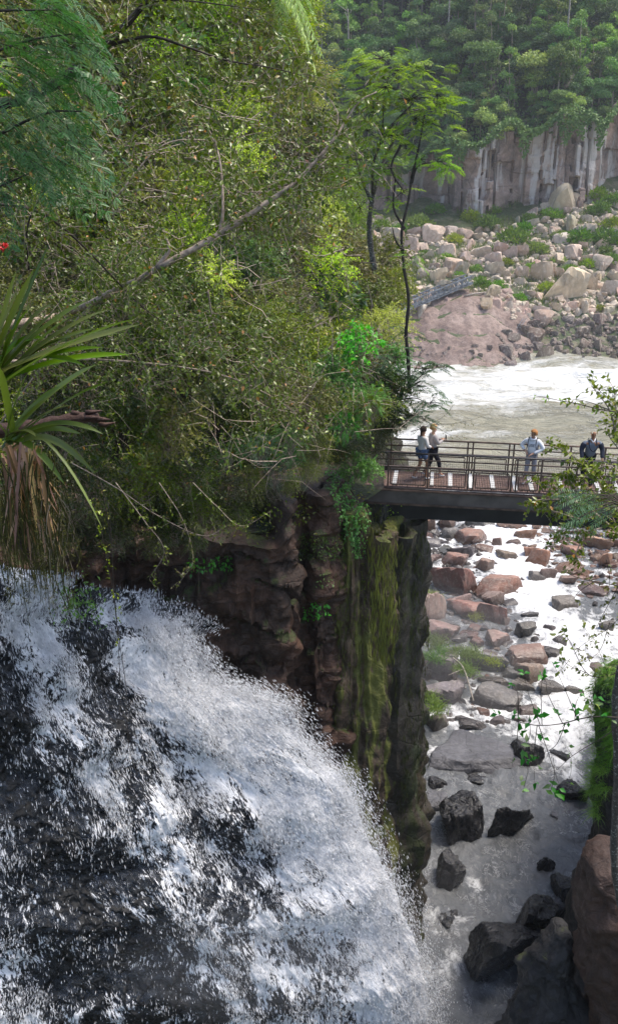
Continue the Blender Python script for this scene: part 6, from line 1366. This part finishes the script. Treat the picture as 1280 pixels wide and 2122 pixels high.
for j in range(44):
    r = np.random.default_rng(400+j); x = r.uniform(0, 118); b = P(r.uniform(0, 90), r.uniform(915, 950), r.uniform(5.5, 5.9)); e = P(x+r.uniform(0, 26), r.uniform(1020, 1170), r.uniform(5.4, 5.8))
    strap(b, e, .05*r.random(), r.uniform(.012, .034), 500+j, b2, 'dead', name='dead_leaf', tw_=r.normal()*1.2)
# red flower head
rf = NT('red_flower'); M['red'] = rf.surf(rf.pbsdf((.65, .03, .03), .5))
r = np.random.default_rng(31); K = 60; c0 = P(8, 512, 6.3); d = nrm(r.normal(size=(K, 3))+[.3, 0, .2]); q = leaves(d*.01, d, r.normal(size=(K, 3)), .03, .012, r.random(K))
fl = link('flower', mesh_np('flower', q[0], q[1], False, {'rnd': q[2]}), M['red'], None, c0); tag(fl, 'red spiky flower head peeping in at the left edge', 'flower')
mb = MB(); mb.tube([P(-40, 640, 6.2)-c0, P(-12, 560, 6.3)-c0, (0, 0, 0)], .006, 5); mb.build('stalk', M['strap'], fl)
# broken stump of a log
mb = MB(); c = curve([P(-60, 900, 6.6), P(60, 885, 6.6), P(150, 868, 6.6), P(205, 866, 6.6)], 6); mb.tube(c, np.linspace(.06, .036, len(c))*(1+.16*np.sin(np.arange(len(c))*2.3)), 10)
for j in range(7):
    i_ = -1-(j % 4)*3; q_ = c[i_]+[0, -.045*math.cos(j*1.3), .05*math.sin(j*1.3)]; mb.tube([q_, q_+[.05, .0, .008*math.sin(j*3.)], q_+[.10+.03*(j % 3), .0, .015*math.sin(j*1.9)]], [.02, .018, .003], 4)
M['log'] = rock_mat('reddish_rotten_wood', (.045, .02, .013), (.09, .042, .028), sc=9, bump=.9, crack=0, strata=.6)
tag(mb.build('broken_log', M['log'], None, True), 'short reddish-brown broken log sticking out beside the bromeliads', 'log')
# hanging roots and moss strands
def strands(name, n, region, Ltop, mat, label, cat, seed, Y=(5.4, 6.2), rad=.005, sway=.05, leafy=0):
    r = np.random.default_rng(seed); x0, x1, y0, y1 = region
    A = np.stack([P(r.uniform(x0, x1), r.uniform(y0, y1), r.uniform(*Y)) for _ in range(n)]); L = r.uniform(*Ltop, n)[:, None]
    e = A-np.array([0, 0, 1.])*L+sway*r.normal(size=A.shape); a, f = twigs_mesh(A, (A+e)/2+sway*.7*r.normal(size=A.shape), e, rad)
    f3 = np.concatenate([f[:, [0, 1, 2]], f[:, [0, 2, 3]]]); o = link(name, mesh_np(name, a, f3, True, {'rnd': np.repeat(r.random(n), 9)}), M[mat]); tag(o, label, cat)
    if leafy:
        k = n*leafy; j = r.integers(0, n, k); t = r.random(k)[:, None]; q = A[j]*(1-t)+e[j]*t
        lv = leaves(q, r.normal(size=(k, 3))-[0, 0, .6], r.normal(size=(k, 3)), .035, .007, r.random(k)); tag(link('tendrils', mesh_np('tendrils', lv[0], lv[1], False, {'rnd': lv[2]}), M[mat], o), kind='stuff')
    return o
strands('hanging_roots', 150, (-30, 130, 930, 1080), (.35, .95), 'moss_strand', 'curtain of mossy roots hanging below the bromeliads at the left edge', 'roots', 41, leafy=16)
strands('hanging_roots', 36, (60, 140, 1000, 1150), (.2, .5), 'bark', 'few thin brown roots dangling in front of the fall', 'roots', 42, rad=.0025)
# trailing vines in front of the fall
def vine(path, rad, label, k, seed, mat='lf_olive', LL=.035):
    o0 = P(*path[0]); t = empty('hanging_vine', o0, label, 'vine'); c = curve([P(*q) for q in path], 10); mb = MB(); mb.tube(c-o0, rad, 5); mb.build('stem', M['bark_dark'], t, True)
    if k:
        r = np.random.default_rng(seed); i = np.minimum(r.integers(0, len(c), k), r.integers(0, len(c), k)); lv, tw = shoots(r, c[i]-o0, r.normal(size=(k, 3)), .07, 3, LL, LL*.5)
        leaf_obj('leaves', lv, M[mat], t)
vine([(225,1040,8),(232,1130,8),(238,1250,8),(248,1330,8),(262,1430,8),(268,1550,8),(300,1650,8),(311,1740,8),(306,1775,8)], .0035, 'long thin vine hanging down in front of the white water', 0, 1)
vine([(190,1030,7.6),(210,1100,7.6),(225,1180,7.6),(238,1240,7.6),(246,1340,7.6),(250,1440,7.6)], .003, 'leafy vine dangling beside the long thin one over the fall', 26, 2)
vine([(210,1000,8),(228,1110,8),(222,1160,8),(205,1190,8)], .004, 'dark curled vine in front of the shaded rock', 4, 3)
vine([(395,1060,12),(410,1150,12),(412,1240,12)], .003, 'single straight hanging root in front of the dark wall', 0, 5)
for i, (pth, lab) in enumerate([([(240,1000,13),(300,1080,13),(340,1140,13),(310,1200,13)], 'drooping twig with pale leaves before the dark hollow, left one'), ([(330,1000,13.5),(380,1080,13.5),(400,1160,13.5),(370,1210,13.5)], 'drooping twig with pale leaves before the dark hollow, right one'), ([(400,1000,15),(450,1050,15),(500,1090,15),(560,1060,15)], 'arching twig in front of the upper wall'), ([(150,960,12),(240,1010,12),(330,1070,12),(420,1110,12),(470,1090,12)], 'long arching twig crossing the shaded hollow')]):
    sprig('drooping_twig', pth, .008, 5, .06, .032, 'lf_olive', lab, 'branch', 120+i, tl=(.1, .25), step=.11, bark='bark', tint=(.6, .62, .6))

# tints onto the foliage of the copies
ch_map = {}
for o in bpy.data.objects:
    if o.parent is not None: ch_map.setdefault(o.parent.name, []).append(o)
for o, col in place_tree.cols:
    for c in ch_map.get(o.name, []):
        if c.name.split('.')[0] in ('crown', 'foliage'): c.color = col
# unused prototypes
for srcs in list(BU.values())+[FT, LS]:
    for s_ in srcs:
        if (s_ not in used) and (s_ in sum(BU.values(), [])):
            for c in ch_map.get(s_.name, []): bpy.data.objects.remove(c)
            bpy.data.objects.remove(s_)
# ------------------------------------------------------------------ air
def vol_box(name, a, b, dens, col):
    m = NT(name); pv = m.n('VolumePrincipled', {'Color': col, 'Density': dens, 'Anisotropy': .25}); m.t.links.new(pv.outputs[0], m.out.inputs['Volume'])
    mb = MB(); mb.box((np.array(a)+np.array(b))/2, np.array(b)-np.array(a)); return mb.build(name, m.m)
tag(vol_box('haze', (-245, -65, -4), (325, 335, 150), .0003, (.86, .93, 1.0)), kind='stuff')
def puff(c, s, dens, label):
    m = NT('mist'); pv = m.n('VolumePrincipled', {'Color': (.95, .96, 1.0), 'Density': dens, 'Anisotropy': .2}); m.t.links.new(pv.outputs[0], m.out.inputs['Volume'])
    v = ICO[3][0]*np.array(s)*(1+.22*fbm(ICO[3][0]*1.7+c[0], 3))[:, None]; o = link('mist', mesh_np('mist', v, ICO[3][1], True), m.m, None, c); tag(o, label, kind='stuff')
c = on_water(925, 1360, 1.5); puff(c+[0, 0, .5], (4.0, 6, 3.0), .018, 'pale mist drifting over the boulders beside the tower')
puff(P(520, 1990, 15.0), (3.2, 1.0, 1.5), .035, 'fine spray hanging before the lower fall')
c = on_water(900, 1900, 1.5); puff(c+[0, 0, 0], (2.2, 4.0, 2.0), .009, 'spray mist at the foot of the fall')
# ------------------------------------------------------------------ labels that single out each of the repeats: by size and colour, then by a landmark, then by order
LM_BANK = [(974,1113,'by the peaked brown boulder'),(940,1211,'by the big rounded brown boulder'),(1031,1218,'by the long brown block'),(1000,1275,'by the layered boulder'),(905,1290,'by the misty tower boulders'),(960,1355,'by the grass tufts'),(1105,1400,'by the cracked brown boulder'),(1026,1450,'by the egg-shaped boulder'),(943,1440,'by the dead branch'),(985,1540,'by the flat slab'),(1086,1320,'by the dark channel boulder'),(900,1100,'under the girder beside the tower'),(1050,1095,'under the girder in mid stream')]
LM_RIGHT = [(1122,1160,'by the broken orange boulder'),(1173,1180,'by the flat orange slab'),(1235,1130,'behind the overhanging shrub'),(1187,1100,'right under the girder'),(1095,1100,'under the girder at the pile end'),(1265,1190,'by the right frame edge'),(1187,1146,'in the heart of the orange pile')]
LM_FAR = [(1170,425,'by the biggest pale boulder'),(1180,600,'by the huge slanted slab'),(1010,632,'by the block above the mud bank'),(910,590,'above the gangway'),(830,510,'between the slim trunks'),(960,470,'under the dark cliff hollow'),(1068,528,'by the pointed brown boulder'),(1128,572,'by the pinkish mid-slope boulder'),(1250,470,'in the upper right grass'),(1260,560,'by the right edge, mid slope'),(1060,470,'at the foot of the pale columns'),(960,550,'uphill of the gangway end')]
LM_SHORE = [(1060,690,'by the steel ladder'),(1125,660,'by the reddish block'),(1110,735,'at the water line left'),(1200,700,'in the middle of the dark pile'),(1265,740,'at the water line right'),(1265,670,'at the upper right of the pile'),(1190,745,'at the water line centre'),(920,735,'under the left of the mud bank'),(1000,735,'under the right of the mud bank')]
LM_HILL = [(1100,230,'by the broad bright green tree'),(860,180,'by the silvery pale trees'),(1040,80,'by the flat-crowned pale tree'),(1160,60,'by the upper right white trunk'),(920,60,'by the upper middle white trunk'),(700,110,'by the left white trunks'),(1015,320,'on the rim over the pale columns'),(1150,290,'on the rim at the small light tree'),(1250,180,'over the right end of the cliff'),(950,220,'in mid hillside'),(1240,40,'in the upper right corner'),(780,40,'in the upper left hillside'),(820,300,'behind the slim feathery tree')]
LM_THICK = [(560,60,'by the palm'),(300,40,'behind the upper dark branch'),(110,200,'behind the feathery tree corner'),(330,555,'at the branch fork'),(480,470,'along the long pale branch'),(660,320,'at the tip of the long branch'),(745,710,'by the bright green bush'),(770,480,'by the spotted trunk'),(840,620,'by the dark slim trunk'),(150,680,'behind the big bromeliad'),(200,870,'by the broken log'),(540,930,'among the ferns'),(720,920,'by the ivy and bridge end'),(350,950,'above the dark hollow'),(150,1050,'above the fall source'),(480,760,'in mid thicket'),(620,600,'in the bright middle slope'),(300,300,'under the upper dark branch'),(480,200,'left below the palm'),(60,480,'by the red flower'),(640,830,'uphill of the rock block'),(840,820,'by the bridge end riverside')]
ORD = ['leftmost', 'second from left', 'third from left', 'fourth from left', 'fifth from left', 'sixth from left', 'seventh from left', 'eighth from left', 'ninth from left', 'tenth from left']+[w+' from left' for w in 'eleventh twelfth thirteenth fourteenth fifteenth sixteenth seventeenth eighteenth nineteenth twentieth'.split()]
def size_word(w, cuts, words): return words[int(np.searchsorted(cuts, w))]
def relabel(group, LM, adj, cuts=None, words=('small', 'middling', 'large')):
    obs = [o for o in bpy.data.objects if o.parent is None and o.get('group') == group]
    if not obs: return
    q = [proj(np.array(o.location)) for o in obs]; sz = [float(o.scale[0])/z for o, (_, _, z) in zip(obs, q)]
    cu = np.quantile(sz, [.33, .72]); d = {}
    for o, (x, y, _), s in zip(obs, q, sz):
        lm = min(LM, key=lambda l: (l[0]-x)**2+(l[1]-y)**2)[2]; d.setdefault(f'{size_word(s, cu, words)} {adj(o)} {lm}', []).append((float(x), o))
    for l, m in d.items():
        m.sort(key=lambda t: t[0])
        for i, (_, o) in enumerate(m):
            o['label'] = l if len(m) == 1 else f'{l}, {ORD[min(i, 19)]}'
def tone(o):
    c = o.color; v = (c[0]+c[1]+c[2])/3
    if c[0]/max(c[2], .01) > 1.75: return 'orange-brown'
    if c[0]/max(c[2], .01) > 1.25: return 'brown' if v < .75 else 'tan'
    return 'dark grey' if v < .4 else ('grey' if v < .7 else 'pale')
relabel('small stones of the left bank', LM_BANK, lambda o: tone(o)+' stone')
relabel('small stones in the rapids', LM_BANK, lambda o: tone(o)+' stone in white water')
relabel('orange stones of the right bank', LM_RIGHT, lambda o: tone(o)+' stone')
relabel('tan blocks of the far slope', LM_FAR, lambda o: ('reddish ' if o.color[2] < .8 else 'cream ')+'block')
relabel('dark rocks of the far shore', LM_SHORE, lambda o: 'dark purplish rock')
relabel('dark rocks under the mud bank', LM_SHORE, lambda o: 'low dark rock')
relabel('shrubs on the far boulder slope', LM_FAR, lambda o: 'green shrub')
tcol = {i: t[1] for i, t in enumerate(tree_tints)}
gs = {o.get('group') for o in bpy.data.objects if o.get('group') and o.get('category') == 'shrub'}
for g in gs - {'shrubs on the far boulder slope'}:
    k = [b for a, b in desc.items() if g.startswith(b.replace('shrub', 'shrubs'))]
    if k: relabel(g, LM_THICK, lambda o, kk=k[0].split(' with')[0]: kk)
for o in bpy.data.objects:
    if o.get('group') == 'trees of the far hillside' and o['label'].endswith('above the far cliff'): o['tmp'] = o['label'].split(' tree')[0]+' tree'
keep_l = {o.name: o['label'] for o in bpy.data.objects if o.get('group') == 'trees of the far hillside' and 'tmp' not in o.keys()}
relabel('trees of the far hillside', LM_HILL, lambda o: o.get('tmp', 'tree'))
for o in bpy.data.objects:
    if o.name in keep_l: o['label'] = keep_l[o.name]
    if 'tmp' in o.keys(): del o['tmp']
